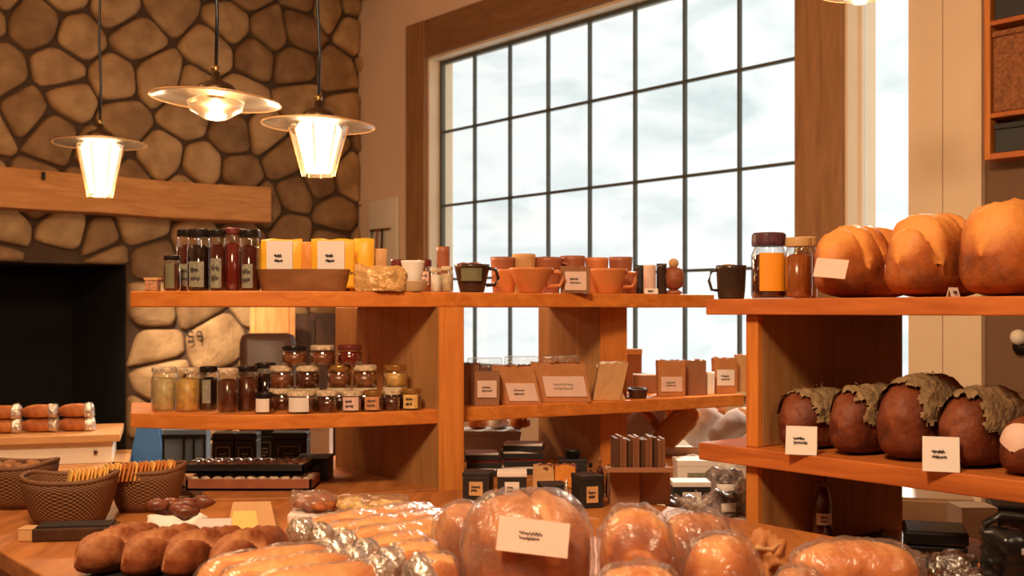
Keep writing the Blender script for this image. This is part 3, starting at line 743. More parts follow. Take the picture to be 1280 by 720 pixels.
def packet(label, px, Y, z, wpx, hpx, mat, labm, lx, group, rz=0, dm=.035):
    w = size(wpx, Y); h = size(hpx, Y); t = thing('food_packet', label, 'packet', at(px, Y, z), rz, group)
    obj('packet_body', pillow(w, dm, h, px, .0015), mat, t)
    if labm:
        obj('front_label', B((lx * w, -dm / 2 - .001, h * .52), (w * .62, .002, h * .86)), labm, t, smooth=False)
        obj('printed_mark', scribble(new(), w * .25, h * .2, 2, .0012, -dm / 2 - .003, h * .6, lx * w, seed=4), ink, t)
    return t
gp = 'packets standing in the wooden tray'
packet('bright yellow packet with a white label at the left of the wooden tray', 352, 3.29, zt + .009, 52, 62, yellowp, whitecard, -.02, gp)
packet('bright yellow packet with a white label at the right of the wooden tray', 416, 3.29, zt + .009, 54, 62, yellowp, whitecard, -.02, gp)
packet('orange packet without label between the two yellow ones in the wooden tray', 384, 3.30, zt + .009, 24, 58, orangep, None, 0, gp)
# long brown back box behind the packets
boat('storage_tray', 'shallow orange brown tray standing behind the long wooden tray, its rim above the packets', 'tray', at(400, 3.50, zt), .33, .12, .155, kraft2)
packet('leaning golden packet right of the wooden tray', 455, 3.36, zt, 26, 66, yellowp, None, 0, 'loose packets right of the tray', dm=.05)
packet('pale golden packet leaning beside the cellophane bag', 473, 3.40, zt, 22, 54, kraft2, None, 0, 'loose packets right of the tray', dm=.04)
t = thing('cellophane_bag', 'crumpled gold cellophane bag of cookies right of the wooden tray', 'bag', at(475, 3.29, zt), .1)
bm = new()
for k in range(6): blob(bm, (-.05 + .02 * k, .0, .02), .02, k, .2, 2, (1, 1, .8))
obj('cookies', bm, orangep, t); obj('bag_film', pillow(.150, .075, .072, 5, .006), plain('gold_cellophane', rgb(214, 166, 104), .3, .15, bump=1, bscale=45, var=.25, vscale=30), t)
cup('paper_cup', 'white crumpled paper cup standing on a pale bowl left of the dark mug', 516, 3.33, zt + .03, 30, 26, whitepaper, handle=0, foot=.7)
cup('pale_bowl', 'small pale bowl carrying the white paper cup', 516, 3.33, zt, 40, 13.5, plain('pale_glaze', rgb(216, 184, 140), .4), handle=0, foot=.7, cat='bowl')
for k, (px, lb) in enumerate(((497, 'left one of the small red lidded jars behind the white paper cup'), (514, 'middle one of the small red lidded jars behind the white paper cup'), (531, 'right one of the small red lidded jars behind the white paper cup'))):
    jar('jam_jar', lb, 'jar', px, 3.62, zt, 18, 42 - k % 2 * 3, jam2, redlid, pinkcard, 'red lidded jars behind the paper cup', lh=(.3, .8))
cup('small_pot', 'small terracotta pot standing near the window edge behind the clear jars', 554, 3.62, zt, 17, 58, terra2, handle=0, foot=.9, cat='pot')
jar('clear_jar', 'small clear jar of pale sweets, left of the pair beside the dark mug', 'jar', 545, 3.38, zt, 14, 30, whitepaper, wornlid, None, 'small clear jars beside the dark mug', lid_h=.16)
jar('clear_jar', 'small clear jar of pale sweets touching the dark mug', 'jar', 559, 3.39, zt, 15, 32, plain('pale_sweets', rgb(214, 190, 160), .5, var=.3, vscale=60), wornlid, None, 'small clear jars beside the dark mug', lid_h=.16)
cup('mug', 'dark brown mug with a green grey label heaped with nuts on the top shelf', 590, 3.50, zt, 45, 35, darkglaze, foot=.68, content=nuts, labm=greenlab, hz=.5)
cup('terracotta_cup', 'large terracotta flared cup, left of the two on the top shelf', 664, 3.56, zt, 56, 31, terra, 'flared terracotta cups', foot=.55, handle=1)
cup('milk_cup', 'half hidden orange cup at the left of the large terracotta cup', 634, 3.64, zt, 26, 30, terra, foot=.7, handle=-1)
cup('terracotta_cup', 'large terracotta flared cup right of the pink labelled carton', 760, 3.72, zt, 48, 31, terra, 'flared terracotta cups', foot=.62, handle=1)
kbag('gift_carton', 'brown carton with a pink label between the two terracotta cups', 719, 3.60, zt, 36, .05, 33, cardb, pinkcard, (0, .1, .74, .7), taper=0, cat='carton')
cup('small_mug', 'small orange mug just right of the right terracotta cup', 788, 3.84, zt, 26, 28, terra2, foot=.8, handle=0)
br = 'back row of bowls and mugs on the top shelf'
for px, w_, h_, mt, hd, ct, lb in ((628, 30, 46, terra2, 0, nuts, 'brown cup of nuts leftmost in the back row, right of the dark mug'), (655, 30, 50, kraft2, 0, None, 'pale tan cup in the back row above the left terracotta cup'),
                                   (684, 38, 46, terra2, 1, nuts, 'wide nut filled cup in the back row above the left cup handle'), (716, 32, 48, terra2, 0, plain('plum_fill', rgb(112, 56, 54), .6), 'plum topped cup in the back row above the pink label'),
                                   (746, 30, 46, terra, 0, nuts, 'orange cup of nuts in the back row above the right terracotta cup'), (776, 30, 47, terra2, 0, kraft2, 'last brown bowl in the back row, left of the striped tins')):
    cup('nut_cup', lb, px, fy(px) + .34, zt, w_, h_, mt, br, handle=hd, foot=.8, content=ct)
cup('dark_tin', 'black tin right of the terracotta cup, left of the pinkish tin', 800, 3.83, zt, 14, 36, blackbox, handle=0, foot=.98, cat='tin')
cup('pink_tin', 'pinkish pale cylinder tin near the right end of the top shelf', 812, 3.80, zt, 16, 36, pinkcard, handle=0, foot=.98, cat='tin')
cup('striped_tin', 'dark narrow striped tin beside the pinkish tin', 827, 3.84, zt, 13, 38, darkglaze, handle=0, foot=.98, cat='tin')
t = thing('wooden_figure', 'brown wooden egg shaped figure on a round foot right of the striped tin', 'figure', at(842, 3.85, zt))
obj('foot', L([(0, 0), (.028, 0), (.03, .006), (.02, .014), (0, .016)]), terra2, t); obj('figure_body', L([(0, .013), (.012, .014), (.034, .028), (.037, .06), (.03, .085), (.018, .093), (0, .095)]), wood('figure_wood', rgb(130, 66, 42), rgb(168, 96, 64)), t); obj('figure_head', blob(new(), (0, 0, .106), .017, 0, 0, 3), kraft2, t)
card('menu_slip', 'small white folded slip below the tins at the shelf front', at(814, 3.76, zt), .045, .018, seed=5)

# ---- lower left shelf: jars
z2 = Z2
g = 'squat jam jars stacked on the lower left shelf'
jar('pickle_jar', 'pale yellow pickle jar at the far left of the lower shelf', 'jar', 206, 3.31, z2, 33, 54, pickle2, wornlid, None, 'yellow pickle jars', lid_h=.12)
jar('pickle_jar', 'deeper yellow pickle jar, second from the left on the lower shelf', 'jar', 235, 3.29, z2, 31, 54, pickle, wornlid, None, 'yellow pickle jars', lid_h=.12)
g2 = 'tall dark preserve jars'
jar('preserve_jar', 'tall dark jar just right of the yellow pickle jars', 'jar', 261, 3.31, z2, 24, 55, blackliq, darklid, silverlab, g2, lid_h=.12, lh=(.2, .8), lw=.9, marks=False)
jar('preserve_jar', 'tall shiny brown jar second among the dark jars', 'jar', 285, 3.25, z2, 27, 55, jam, wornlid, None, g2, lid_h=.12)
jar('preserve_jar', 'tall shiny dark jar third among the dark jars', 'jar', 309, 3.30, z2, 27, 56, jam, darklid, None, g2, lid_h=.12)
jar('preserve_jar', 'tall black lidded jar behind the small pale labelled jar', 'jar', 332, 3.36, z2, 28, 58, blackliq, darklid, None, g2, lid_h=.12)
def squat(label, px, Y, z, w_=33, h_=26.5, c=jam, lid=wornlid, lab=None, **k):
    return jar('jam_jar', label, 'jar', px, Y, z, w_, h_, c, lid, lab, g, 'hex', lw=1.5, lh=(.12, .95), lid_h=.24, **k)
Yf, Yb = 3.235, 3.325; hj = size(26.5, 3.325)
squat('small jar with a pale blank label left of the big white label', 330, 3.215, z2, 24, 26, jam, darklid, whitecard, marks=False)
t_ = squat('squat jam jar with the biggest white label on the lower shelf', 376, 3.225, z2, 36, 28, jam, wornlid, whitecard, marks=False)
squat('plain dark squat jar right of the big white label', 409, 3.255, z2, 30, 27)
squat('squat jar with a scribbled pinkish label in the front row, fourth from the right', 440, 3.27, z2, 28, 26, jam, wornlid, pinkcard)
squat('squat jar with an orange pink label in the front row, third from the right', 466, 3.285, z2, 26, 26, jam, goldlid, plain('orange_label', rgb(206, 142, 100), .6, var=.2, vscale=90))
squat('dark unlabelled squat jar near the right end of the front row', 490, 3.31, z2, 23, 26)
squat('squat jar with a yellowish label at the right end of the front row', 514, 3.33, z2, 26, 27, jam, goldlid, plain('yellow_label', rgb(224, 178, 104), .6, var=.2, vscale=90))
for k, px in enumerate((352, 384, 424, 456, 494)): squat(('bottom back row jam jar under the leftmost stacked jar', 'bottom back row jam jar behind the big white label', 'bottom back row jam jar behind the pinkish label', 'bottom back row jam jar behind the orange label', 'bottom back row jam jar under the gold lidded jar')[k], px, 3.34 + .02 * (k > 1) + .02 * (k > 3), z2)
for px, Y, lb, c_, l_ in ((352, 3.34, 'stacked jar above the big white label, second tier leftmost', jam2, wornlid), (384, 3.34, 'stacked dark jar second from the left in the second tier', jam, wornlid), (424, 3.36, 'stacked jar with orange contents in the second tier centre', jam2, goldlid), (456, 3.36, 'stacked jar with checked lid in the second tier, right of centre', jam2, wornlid), (494, 3.38, 'gold lidded jar stacked alone at the right of the second tier', pickle, goldlid)):
    squat(lb, px, Y, z2 + size(26.5, Y) + .0006, 31, 28, c_, l_)
for px, Y, lb, c_, l_ in ((368, 3.34, 'top tier jar at the left, under the top shelf', jam2, darklid), (403, 3.35, 'top tier jar in the middle of the stack', jam2, wornlid), (437, 3.36, 'top tier jar with dark red lid at the right of the stack', redliq, redlid)):
    squat(lb, px, Y, z2 + size(26.5, Y) + size(28, Y) + .0012, 31, 25, c_, l_)

# ---- base counter, left bay: large dark labelled canisters and stacked trays
zc = ZC
gcan = 'black labelled canisters under the jar shelf'
canlab = plain('dark_printed_label', rgb(70, 60, 52), .4, var=.5, vscale=70)
for px, w_, Y, lb in ((282, 27, 3.66, 'black canister with a framed label at the left under the jar shelf'), (310, 27, 3.66, 'black canister with a framed label second from the left under the jar shelf'), (334, 22, 3.80, 'narrow black canister set back between the framed labels'), (364, 44, 3.68, 'large black canister with the widest framed label under the jar shelf')):
    Z_ = zc; w = size(w_, Y); h = .132
    t = thing('canister', lb, 'canister', at(px, Y, Z_), 0, gcan)
    obj('canister_body', B((0, 0, h * .41), (w, .07, h * .82), bev=.004), blackbox, t, smooth=False); obj('canister_lid', B((0, 0, h * .91), (w * 1.02, .072, h * .18), bev=.006), blackm, t, smooth=False)
    bm = new(); fw, fh = w * .62, h * .5; zc_ = h * .4
    for c_, s_ in (((0, -.036, zc_ + fh / 2), (fw, .002, .0025)), ((0, -.036, zc_ - fh / 2), (fw, .002, .0025)), ((-fw / 2, -.036, zc_), (.0025, .002, fh)), ((fw / 2, -.036, zc_), (.0025, .002, fh))): box(bm, c_, s_)
    obj('label_frame', bm, silverlab, t, smooth=False); obj('printed_mark', scribble(new(), fw * .6, fh * .5, 3, .001, -.0365, zc_, seed=px), silverlab, t)
box_thing('white_carton', 'plain bright white carton between the black canisters and the upright', 'carton', 402, 3.86, zc, 24, .08, 52, whitep)
def goods_tray(label, px, Y, z, w, d, h, mat, item, group, nx=9, cat='tray', seed=0):
    t = thing('goods_tray', label, cat, at(px, Y, z), 0, group)
    bm = new(); box(bm, (0, 0, .004), (w, d, .008))
    for s in (-1, 1): box(bm, (0, s * (d / 2 - .004), h / 2), (w, .008, h)); box(bm, (s * (w / 2 - .004), 0, h / 2), (.008, d, h))
    obj('tray_body', bm, mat, t, smooth=False, bevel=.001)
    rr = random.Random(seed + px); bm = new()
    for i in range(nx):
        for j in range(3): blob(bm, (-w / 2 + w * (i + .5) / nx, (j - 1) * d * .28, h * .85), w / nx * .52, i * 3 + j + seed, .3, 2, (1, 1, .55))
    o = obj('sweets', bm, item, t); o['kind'] = 'stuff'; return t
gt = 'stacked trays of sweets below the canisters'
mixsweet = plain('mixed_sweets', rgb(200, 168, 140), .4, var=.7, vscale=60)
goods_tray('brown tray of small sweets at the bottom of the stack below the canisters', 318, 3.36, zc, .37, .15, .034, terra2, mixsweet, gt, 11)
goods_tray('dark tray of small sweets on top of the stack below the canisters', 312, 3.38, zc + .048, .36, .15, .026, blackbox, mixsweet, gt, 12, seed=3)
box_thing('black_tin_box', 'flat black tin beside the stacked sweet trays, touching the upright', 'tin', 393, 3.53, zc, 40, .12, 28, blackbox, labm=canlab)

# ---- middle shelf: paper bags
gm = 'kraft bags with labels on the middle shelf'
def Yb_(px, dy=.08): return fy(px) + dy
kbag('small_carton', 'small brown carton with a pink label next to the bright upright board', 609, Yb_(609, .05), z2, 30, .05, 42, cardb, pinkcard, (0, .25, .8, .5), nuts, cat='carton')
kbag('kraft_bag', 'leaning kraft bag with a pink label, left one of the large bags', 652, Yb_(650), z2, 50, .08, 46, kraft, pinkcard, (.08, .08, .72, .48), nuts, lean=-.25, group=gm)
kbag('kraft_bag', 'large kraft bag with the widest scribbled pink label', 706, Yb_(706), z2, 64, .08, 48, kraft, pinkcard, (.05, .14, .8, .52), nuts, lean=-.2, group=gm)
kbag('kraft_bag', 'crumpled kraft bag without a label, rightmost of the large bags', 757, Yb_(757), z2, 34, .08, 46, kraft2, None, fill=whitepaper, lean=.2, group=gm)
t = thing('paper_flag', 'orange folded paper triangle standing at the front of the crumpled bag', 'card', at(772, Yb_(772, .03), z2))
bm = new(); vs_ = [bm.verts.new(p) for p in ((-.03, -.006, 0), (.028, -.006, 0), (-.005, 0, .072), (-.03, .006, 0), (.028, .006, 0))]
for f in ((0, 1, 2), (3, 4, 2), (0, 3, 2), (1, 4, 2), (0, 1, 4, 3)): bm.faces.new([vs_[i] for i in f])
obj('folded_sheet', bm, kraft2, t, smooth=False); obj('crease', tube(new(), [(-.005, -.001, .07), (-.002, -.007, .002)], .001), ink, t)
boat('dark_dish', 'dark flat dish at the right end of the big kraft bags', 'dish', at(797, Yb_(787, .12), z2), .06, .12, .03, darkwood)
kbag('small_carton', 'tiny open carton with dark filling behind the left pink labelled carton', 588, Yb_(595, .12), z2, 22, .06, 50, cardb, None, fill=nuts, cat='carton')
for k, (px, w_, lb) in enumerate(((606, 44, 'clear lidded box with pale rim behind the leftmost carton, back row'), (652, 44, 'clear lidded box in the back row above the leaning bag'), (700, 46, 'clear lidded box in the back row above the widest label'))):
    Y = fy(px) + .215
    t = thing('clamshell_box', lb, 'box', at(px, Y, z2), 0, 'clear lidded boxes in the back row'); w = size(w_, Y); h = size(54, Y)
    obj('box_base', B((0, 0, h * .35), (w, .09, h * .7), bev=.004), (cardb, redliq, nuts, terra2)[k], t); obj('clear_lid', B((0, 0, h * .86), (w * .98, .09, h * .28), bev=.006), plastic, t)
    bm = new()
    for q in range(6): blob(bm, (-w * .38 + w * .15 * q, 0, h * .74), w * .1, q + k * 5, .3, 2)
    obj('filling', bm, nuts, t)
gr_ = 'brown bags at the right end of the middle shelf'
kbag('brown_bag', 'brown bag with a pink label leftmost at the right end of the middle shelf', 838, Yb_(838, .1), z2, 33, .06, 44, kraft, pinkcard, (0, .13, .8, .42), nuts, group=gr_)
kbag('brown_bag', 'plain brown bag without label second from left at the right end', 868, Yb_(868, .1), z2, 25, .06, 43, cardb, None, fill=whitepaper, group=gr_)
kbag('brown_bag', 'brown bag with a white label and dark filling near the bread rack', 905, Yb_(905, .1), z2, 27, .06, 44, kraft, whitecard, (0, .22, .8, .45), nuts, group=gr_)
kbag('brown_bag', 'tan bag half hidden by the edge of the bread rack', 932, Yb_(925, .12), z2, 24, .06, 46, kraft2, None, group=gr_)
cup('small_jar_stand', 'little white and black jar between the plain and the white labelled bag', 887, Yb_(887, .07), z2, 12, 28, whitepaper, handle=0, foot=.95, cat='jar')
t = thing('pink_block', 'low pinkish carton right of the dark dish', 'carton', at(806, Yb_(806, .30), z2)); obj('box_body', B((0, 0, .03), (.08, .05, .06), bev=.003), cardb, t); obj('box_lid', B((0, 0, .0635), (.083, .052, .006), bev=.001), pinkcard, t)
t = thing('tan_carton', 'tall tan carton in front of the window right of the second upright', 'carton', at(789, 4.30, zc)); obj('box_body', B((0, 0, .18), (.075, .06, .36), bev=.003), cardb, t, smooth=False); obj('box_lid', B((0, 0, .371), (.078, .063, .022), bev=.002), kraft2, t, smooth=False)

# ---- counter, middle bay
box_thing('grey_crate', 'large plain grey box under the middle shelf left of the second upright', 'box', 612, 3.98, zc, 76, .14, 38, greyw)
for k, (px, m_, lb) in enumerate(((598, crustgold, 'golden roll at the left above the grey box'), (624, whitepaper, 'white wrapped roll in the middle above the grey box'), (651, crustgold, 'golden roll at the right above the grey box'))):
    h0 = size(38, 3.98) * 1.0 + .0005
    o = obj('bread_roll', loaf_bm(.088, .05, .05, 20, 16, seed=k, slashes=((-.3, .6, .4), (.3, .6, .4))), m_, None, at(px, 4.0, zc + h0), .9); tag(o, lb, 'bread', 'rolls on the grey box')
# ---- counter, right bay: wrapped breads leaning in a white basket
def slant_bread(label, px, Y, z, L_, w_, h_, lean, mat, wrap, seed, grp):
    t = thing('wrapped_bread', label, 'bread', at(px, Y, z), 0, grp)
    b_ = loaf_bm(L_, w_, h_, 26, 20, seed=seed, slashes=((-.5, .5, .5), (0, .5, .5), (.5, .5, .5)), sw=.008)
    bmesh.ops.transform(b_, matrix=Matrix.Translation((0, 0, .04)) @ Matrix.Rotation(-lean, 4, 'Y'), verts=b_.verts); zz = min(v.co.z for v in b_.verts)
    for v in b_.verts: v.co.z -= zz
    obj('loaf', b_, mat, t)
    s_ = loaf_bm(L_ * .86, w_ * 1.08, h_ * 1.06, 20, 20, seed=seed + 3, crink=.008, end=5, grow=.004)
    bmesh.ops.transform(s_, matrix=Matrix.Translation((-L_ * .06 * math.cos(lean), 0, .04 - L_ * .06 * math.sin(lean) - zz)) @ Matrix.Rotation(-lean, 4, 'Y'), verts=s_.verts)
    for v in s_.verts: v.co.z = max(v.co.z, .0)
    obj('paper_sleeve', s_, wrap, t); return t
gs = 'wrapped loaves leaning in the white basket'
bk = boat('white_basket', 'long white basket holding leaning wrapped loaves below the bags', 'basket', at(862, 4.20, zc), .56, .22, .03, plain('white_basket_weave', rgb(236, 224, 208), .6, bump=.6, bscale=60))
for k, (px, ln, m_, wr, lb) in enumerate(((800, .6, crustmid, thinpaper, 'leaning white wrapped loaf next to the second upright'), (826, .75, crustgold, thinpaper, 'leaning loaf in white paper, second from the left in the basket'), (856, .8, crustgold, thinorange, 'leaning orange loaf in the middle of the white basket'), (893, .95, crustmid, thinpaper, 'largest white wrapped leaning loaf in the basket'), (925, .75, crustmid, thinpaper, 'white wrapped leaning loaf closest to the bread rack'))):
    slant_bread(lb, px, 4.13 + .10 * (k % 2), zc + .009, .20, .075, .085, ln, m_, wr, k + 2, gs)
# ================================================================= BREAD RACK
def wrap_bag(t, Lh, Wd, H, seed, mat=None, name='plastic_wrap', grow=.006, crink=.012, part=None):
    return obj(name, loaf_bm(Lh, Wd, H, 40, 32, end=4, seed=seed, grow=grow, crink=crink, part=part), mat or plastic, t)
def rack_loaf(label, px, z, Lh, Wd, H, mat, seed, group, slashes=(), inset=.03, sleeve_=False, wrap=False, turn=0, rough=.006, end=3.2, sw=.012, sd=.012, name='bread_loaf'):
    p = on_u(px, 2.22 + inset, z + .0006); p = p + U * (Lh / 2)
    t = thing(name, label, 'bread', tuple(p), ANG + turn, group)
    obj('loaf', loaf_bm(Lh, Wd, H, 54, 40, end=end, seed=seed, slashes=slashes, rough=rough, sw=sw, sd=sd, topt=.75 if mat is crusttop else .3), mat, t)  # higher topt puts the top light into the crust colour
    if sleeve_:
        def cov(s, a, sd_):
            lim = -.5 + .22 * noise.noise(Vector((a * 3, sd_, 0))) + .06 * noise.noise(Vector((a * 12, sd_, 3)))
            return s > lim and .25 + .1 * noise.noise(Vector((s * 9, sd_, 1))) < a < PI - .1 + .15 * noise.noise(Vector((s * 9, sd_, 7)))
        obj('paper_sleeve', loaf_bm(Lh * 1.02, Wd, H * 1.01, 110, 100, end=end + 1, seed=seed, grow=.004, crink=.009, part=cov), sleeve, t)
        bm = new(); rr = random.Random(seed)
        for k in range(26):
            a = rr.uniform(.5, 2.6); s = rr.uniform(-.6, .8); x = s * Lh / 2; y = Wd / 2 * math.cos(a) * .95; z_ = H * .4 + H * .62 * math.sin(a) * (1 - abs(s) ** 4) ** .5
            dv = Vector((rr.uniform(-1, .4), rr.uniform(-.6, .6), rr.uniform(.2, .9))).normalized() * rr.uniform(.012, .028)
            tube(bm, [(x, y, z_), (x + dv.x * .5, y + dv.y * .5, z_ + dv.z * .6), (x + dv.x, y + dv.y, z_ + dv.z * .8)], .0009, 4)
        o = obj('straw', bm, sleeve, t); o['kind'] = 'stuff'
    return t
gt_ = 'golden loaves on top of the bread rack'
sl3 = ((-.6, .3, .5), (-.25, .3, .5), (.1, .3, .5), (.45, .3, .5))
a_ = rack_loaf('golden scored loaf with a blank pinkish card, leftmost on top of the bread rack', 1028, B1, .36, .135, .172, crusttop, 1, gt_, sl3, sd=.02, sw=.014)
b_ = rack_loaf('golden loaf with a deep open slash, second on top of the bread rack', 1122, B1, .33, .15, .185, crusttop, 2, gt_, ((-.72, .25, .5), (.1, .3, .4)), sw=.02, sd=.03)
c_ = rack_loaf('tall rounded golden loaf, third on top of the bread rack', 1226, B1, .28, .17, .208, crusttop, 3, gt_, ((.0, 1.35, .6),), end=3.6, sw=.016)
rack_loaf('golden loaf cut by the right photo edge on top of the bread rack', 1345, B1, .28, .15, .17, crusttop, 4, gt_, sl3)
o = obj('blank_card', B((0, 0, 0), (.078, .0018, .046)), pinkcard, None, (0, 0, 0), 0, smooth=False)
p = on_u(1040, 2.218, B1); o.location = (p.x, p.y, p.z + .078); o.rotation_euler = (-.32, .1, ANG - PI / 2 + .2)
o.location = (p.x - .006, p.y - .012, p.z + .068); tag(o, 'blank pinkish card leaning on the leftmost golden loaf of the bread rack', 'card')
def at_u(px, u, z): return tuple(on_u(px, u, z + .0006))
def jar_u(name, label, cat, px, u, z, wp, hp, *a, **k):
    p = on_u(px, u, z); return jar(name, label, cat, px, p.y, z, wp, hp, *a, **k)
p = on_u(914, 2.32)
cup('mug', 'dark brown mug standing at the left end of the bread rack top', 914, p.y, B1, 38, 42, darkglaze, foot=.85, handle=-1, content=kraft2)
jar_u('honey_jar', 'honey jar with an orange label and a dark patterned lid on the bread rack', 'jar', 961, 2.30, B1, 44, 82, darkliq, plain('plum_lid', rgb(80, 44, 52), .4, var=.5, vscale=80), honeyliq if False else plain('orange_paper_label', rgb(236, 150, 28), .5), lid_h=.2, lh=(.14, .86), lw=1.5, marks=False)
jar_u('preserve_jar', 'tall brown jar with a pale lid between the honey jar and the first golden loaf', 'jar', 998, 2.315, B1, 34, 76, plain('amber_preserve', rgb(158, 84, 34), .2, var=.2), plain('pale_lid', rgb(196, 156, 104), .4), None, lid_h=.15)
jar_u('preserve_jar', 'small pale knob lidded jar half hidden behind the first golden loaf', 'jar', 1006, 2.52, B1, 30, 78, jam2, kraft2, None, lid_h=.15)
card('paper_scrap', 'tiny crumpled white paper scrap between the second and third golden loaves', tuple(on_u(1192, 2.25, B1)), .034, .02, ANG, seed=9)
gd = 'dark rye loaves on the middle shelf of the bread rack'
for k, (px, L_, W_, H_, sl, lb, sv) in enumerate(((984, .25, .126, .14, (), 'dark rough loaf under straw paper, leftmost on the middle rack shelf', True), (1048, .27, .114, .155, (), 'dark loaf under straw paper right of the first white price card', True),
        (1114, .27, .136, .185, (), 'largest dark rounded loaf in the middle of the rack shelf', True), (1190, .27, .128, .165, (), 'dark loaf behind the second white price card', True))):
    rack_loaf(lb, px, B2, L_, W_, H_, crustdark, 10 + k, gd, sl, sleeve_=sv, rough=.009, inset=.04, end=3.4)
t = rack_loaf('dark loaf with a pale pinkish band label at the right edge of the rack shelf', 1266, B2, .25, .112, .125, crustdark, 15, gd, inset=.03)
def band(s, a, sd_): return s < .1 and .35 < a < PI - .2
obj('band_label', loaf_bm(.25, .112, .125, 40, 40, end=3.2, seed=15, grow=.003, rough=.002, part=lambda s, a, q: -.985 < s < -.62 and .3 < a < PI - .3), pinkcard, t)
card('price_card', 'white price card in front of the leftmost dark loaf pair on the rack', tuple(on_u(1002, 2.225, B2 + .001)), .072, .066, ANG - PI / 2 + .55, group='white price cards of the bread rack', seed=3)
card('price_card', 'white price card in front of the fourth dark loaf on the rack', tuple(on_u(1176, 2.225, B2 + .001)), .074, .072, ANG - PI / 2 + .55, group='white price cards of the bread rack', seed=4)
# bottom shelf of the rack
p = on_u(1028, 2.42)
jar('wine_bottle', 'dark red bottle with a white label standing inside the bottom of the bread rack', 'bottle', 1028, p.y, B3, 24, 104, darkliq, redlid, whitecard, kind='bottle', lh=(.45, .62), lw=1.8)
p = on_u(1168, 2.38); t = thing('black_crate', 'black lidded crate on the bottom shelf of the bread rack', 'crate', tuple(p + Vector((0, 0, B3 + .0006))), ANG - PI / 2 + .6)
obj('crate_body', B((0, 0, .045), (.13, .14, .09), bev=.004), blackm, t, smooth=False); obj('crate_lid', B((0, 0, .108), (.135, .145, .03), bev=.006), blackm, t, smooth=False)
for k, px in enumerate((1064, 1092)):
    p = on_u(px, 2.42 + .12 * k); t = thing('grey_packet', ('flat grey packet beside the dark red bottle', 'flat dark grey packet right of the dark red bottle')[k], 'packet', tuple(p + Vector((0, 0, B3 + .0006))), ANG)
    bm = new(); 
    obj('packet_body', pillow(.10, .10, .045, k + 40, .004), blackbox if k else greyw, t); obj('packet_label', B((0, -.052, .02), (.05, .002, .02)), silverlab, t)

# ================================================================= FAR THINGS
def fthing(name, label, cat, px, Y, z, rz=0, group=None): return thing(name, label, cat, at(px, Y, z), rz, group)
# white dresser left, with wrapped rolls on it
dwood = wood('dresser_top_wood', rgb(196, 140, 88), rgb(222, 168, 112), grain=(1.5, 9, 9))
Yd = 4.3; zt_ = -.475
DA = .30; dc = Vector((xat(150, Yd), Yd, 0)); dD = Vector((math.cos(DA), math.sin(DA), 0)); dN = Vector((-math.sin(DA), math.cos(DA), 0))
Xr = 1.0; do_ = dc - dD * Xr + dN * .22
t = thing('white_dresser', 'white painted dresser with a wooden top before the dark fireplace', 'dresser', tuple(do_), DA)
obj('top_board', B((Xr / 2 - .55, 0, zt_ + EYE - .014), (Xr + 1.1, .44, .028), bev=.003), dwood, t, smooth=False)
obj('upper_body', B((Xr / 2 - .56, .01, zt_ + EYE - .07), (Xr + 1.06, .38, .084)), whitep, t, smooth=False)
obj('ledge', B((Xr / 2 - .53, -.05, zt_ + EYE - .126), (Xr + 1.12, .56, .026), bev=.003), dwood, t, smooth=False)
obj('lower_body', B((Xr / 2 - .55, -.03, (zt_ + EYE - .139) / 2), (Xr + 1.06, .46, zt_ + EYE - .139)), whitep, t, smooth=False)
bm = new()
for x0, x1 in ((Xr - .055, Xr - .015),): box(bm, ((x0 + x1) / 2, -.268, .37), (x1 - x0, .014, .70))
obj('corner_stile', bm, whitep, t, smooth=False)
k_ = obj('knob', blob(new(), (Xr - .09, -.19, zt_ + EYE - .07), .008, 0, 0, 2), darkwood, t)
names_ = ('left edge', 'second', 'third', 'fourth')
for lay in range(2):
    for k, px in enumerate((-40, 4, 50, 95)):
        if k == 0: continue
        z = zt_ + .0006 + lay * .0545; r_ = (px - 640) / F; b0 = dc + dN * .17; s0 = (r_ * b0.y - b0.x) / (dD.x - r_ * dD.y); q_ = b0 + dD * s0
        w = .138 - .008 * lay
        t = fthing('wrapped_roll', ('bottom layer', 'top layer')[lay] + ' foil ended roll on the white dresser, ' + ('', 'cut by the photo edge', 'middle of the row', 'rightmost')[k], 'bread', px, q_.y, z, .2, 'foil ended rolls on the dresser')
        obj('roll', loaf_bm(w, .06, .052, 24, 18, seed=k + lay * 5, end=2.6, rough=.002), crustmid, t)
        obj('foil_end', loaf_bm(w * .3, .062, .054, 16, 22, seed=k + 9, end=4, crink=.012, grow=.002), foil, t).location = (w * .37, 0, 0)
# blue folding sign on the floor
t = fthing('floor_sign', 'blue folding floor sign standing behind the end of the jar shelf', 'sign', 186, 4.8, -EYE, .1)
bm = new()
def taper_board(bm, y0, y1, w0, w1, h, th=.02):
    vs = []
    for z_, w_, y_ in ((0, w0, y0), (h, w1, y1)):
        for sx_ in (-1, 1):
            for sy_ in (-1, 1): vs.append(bm.verts.new((sx_ * w_ / 2, y_ + sy_ * th / 2, z_)))
    for f in ((0, 1, 3, 2), (4, 5, 7, 6), (0, 1, 5, 4), (2, 3, 7, 6), (0, 2, 6, 4), (1, 3, 7, 5)): bm.faces.new([vs[i] for i in f])
taper_board(bm, -.16, -.015, .40, .09, .90); obj('front_board', bm, bluep, t, smooth=False)
bm = new(); taper_board(bm, .16, .015, .40, .09, .90); obj('rear_board', bm, bluep, t, smooth=False)
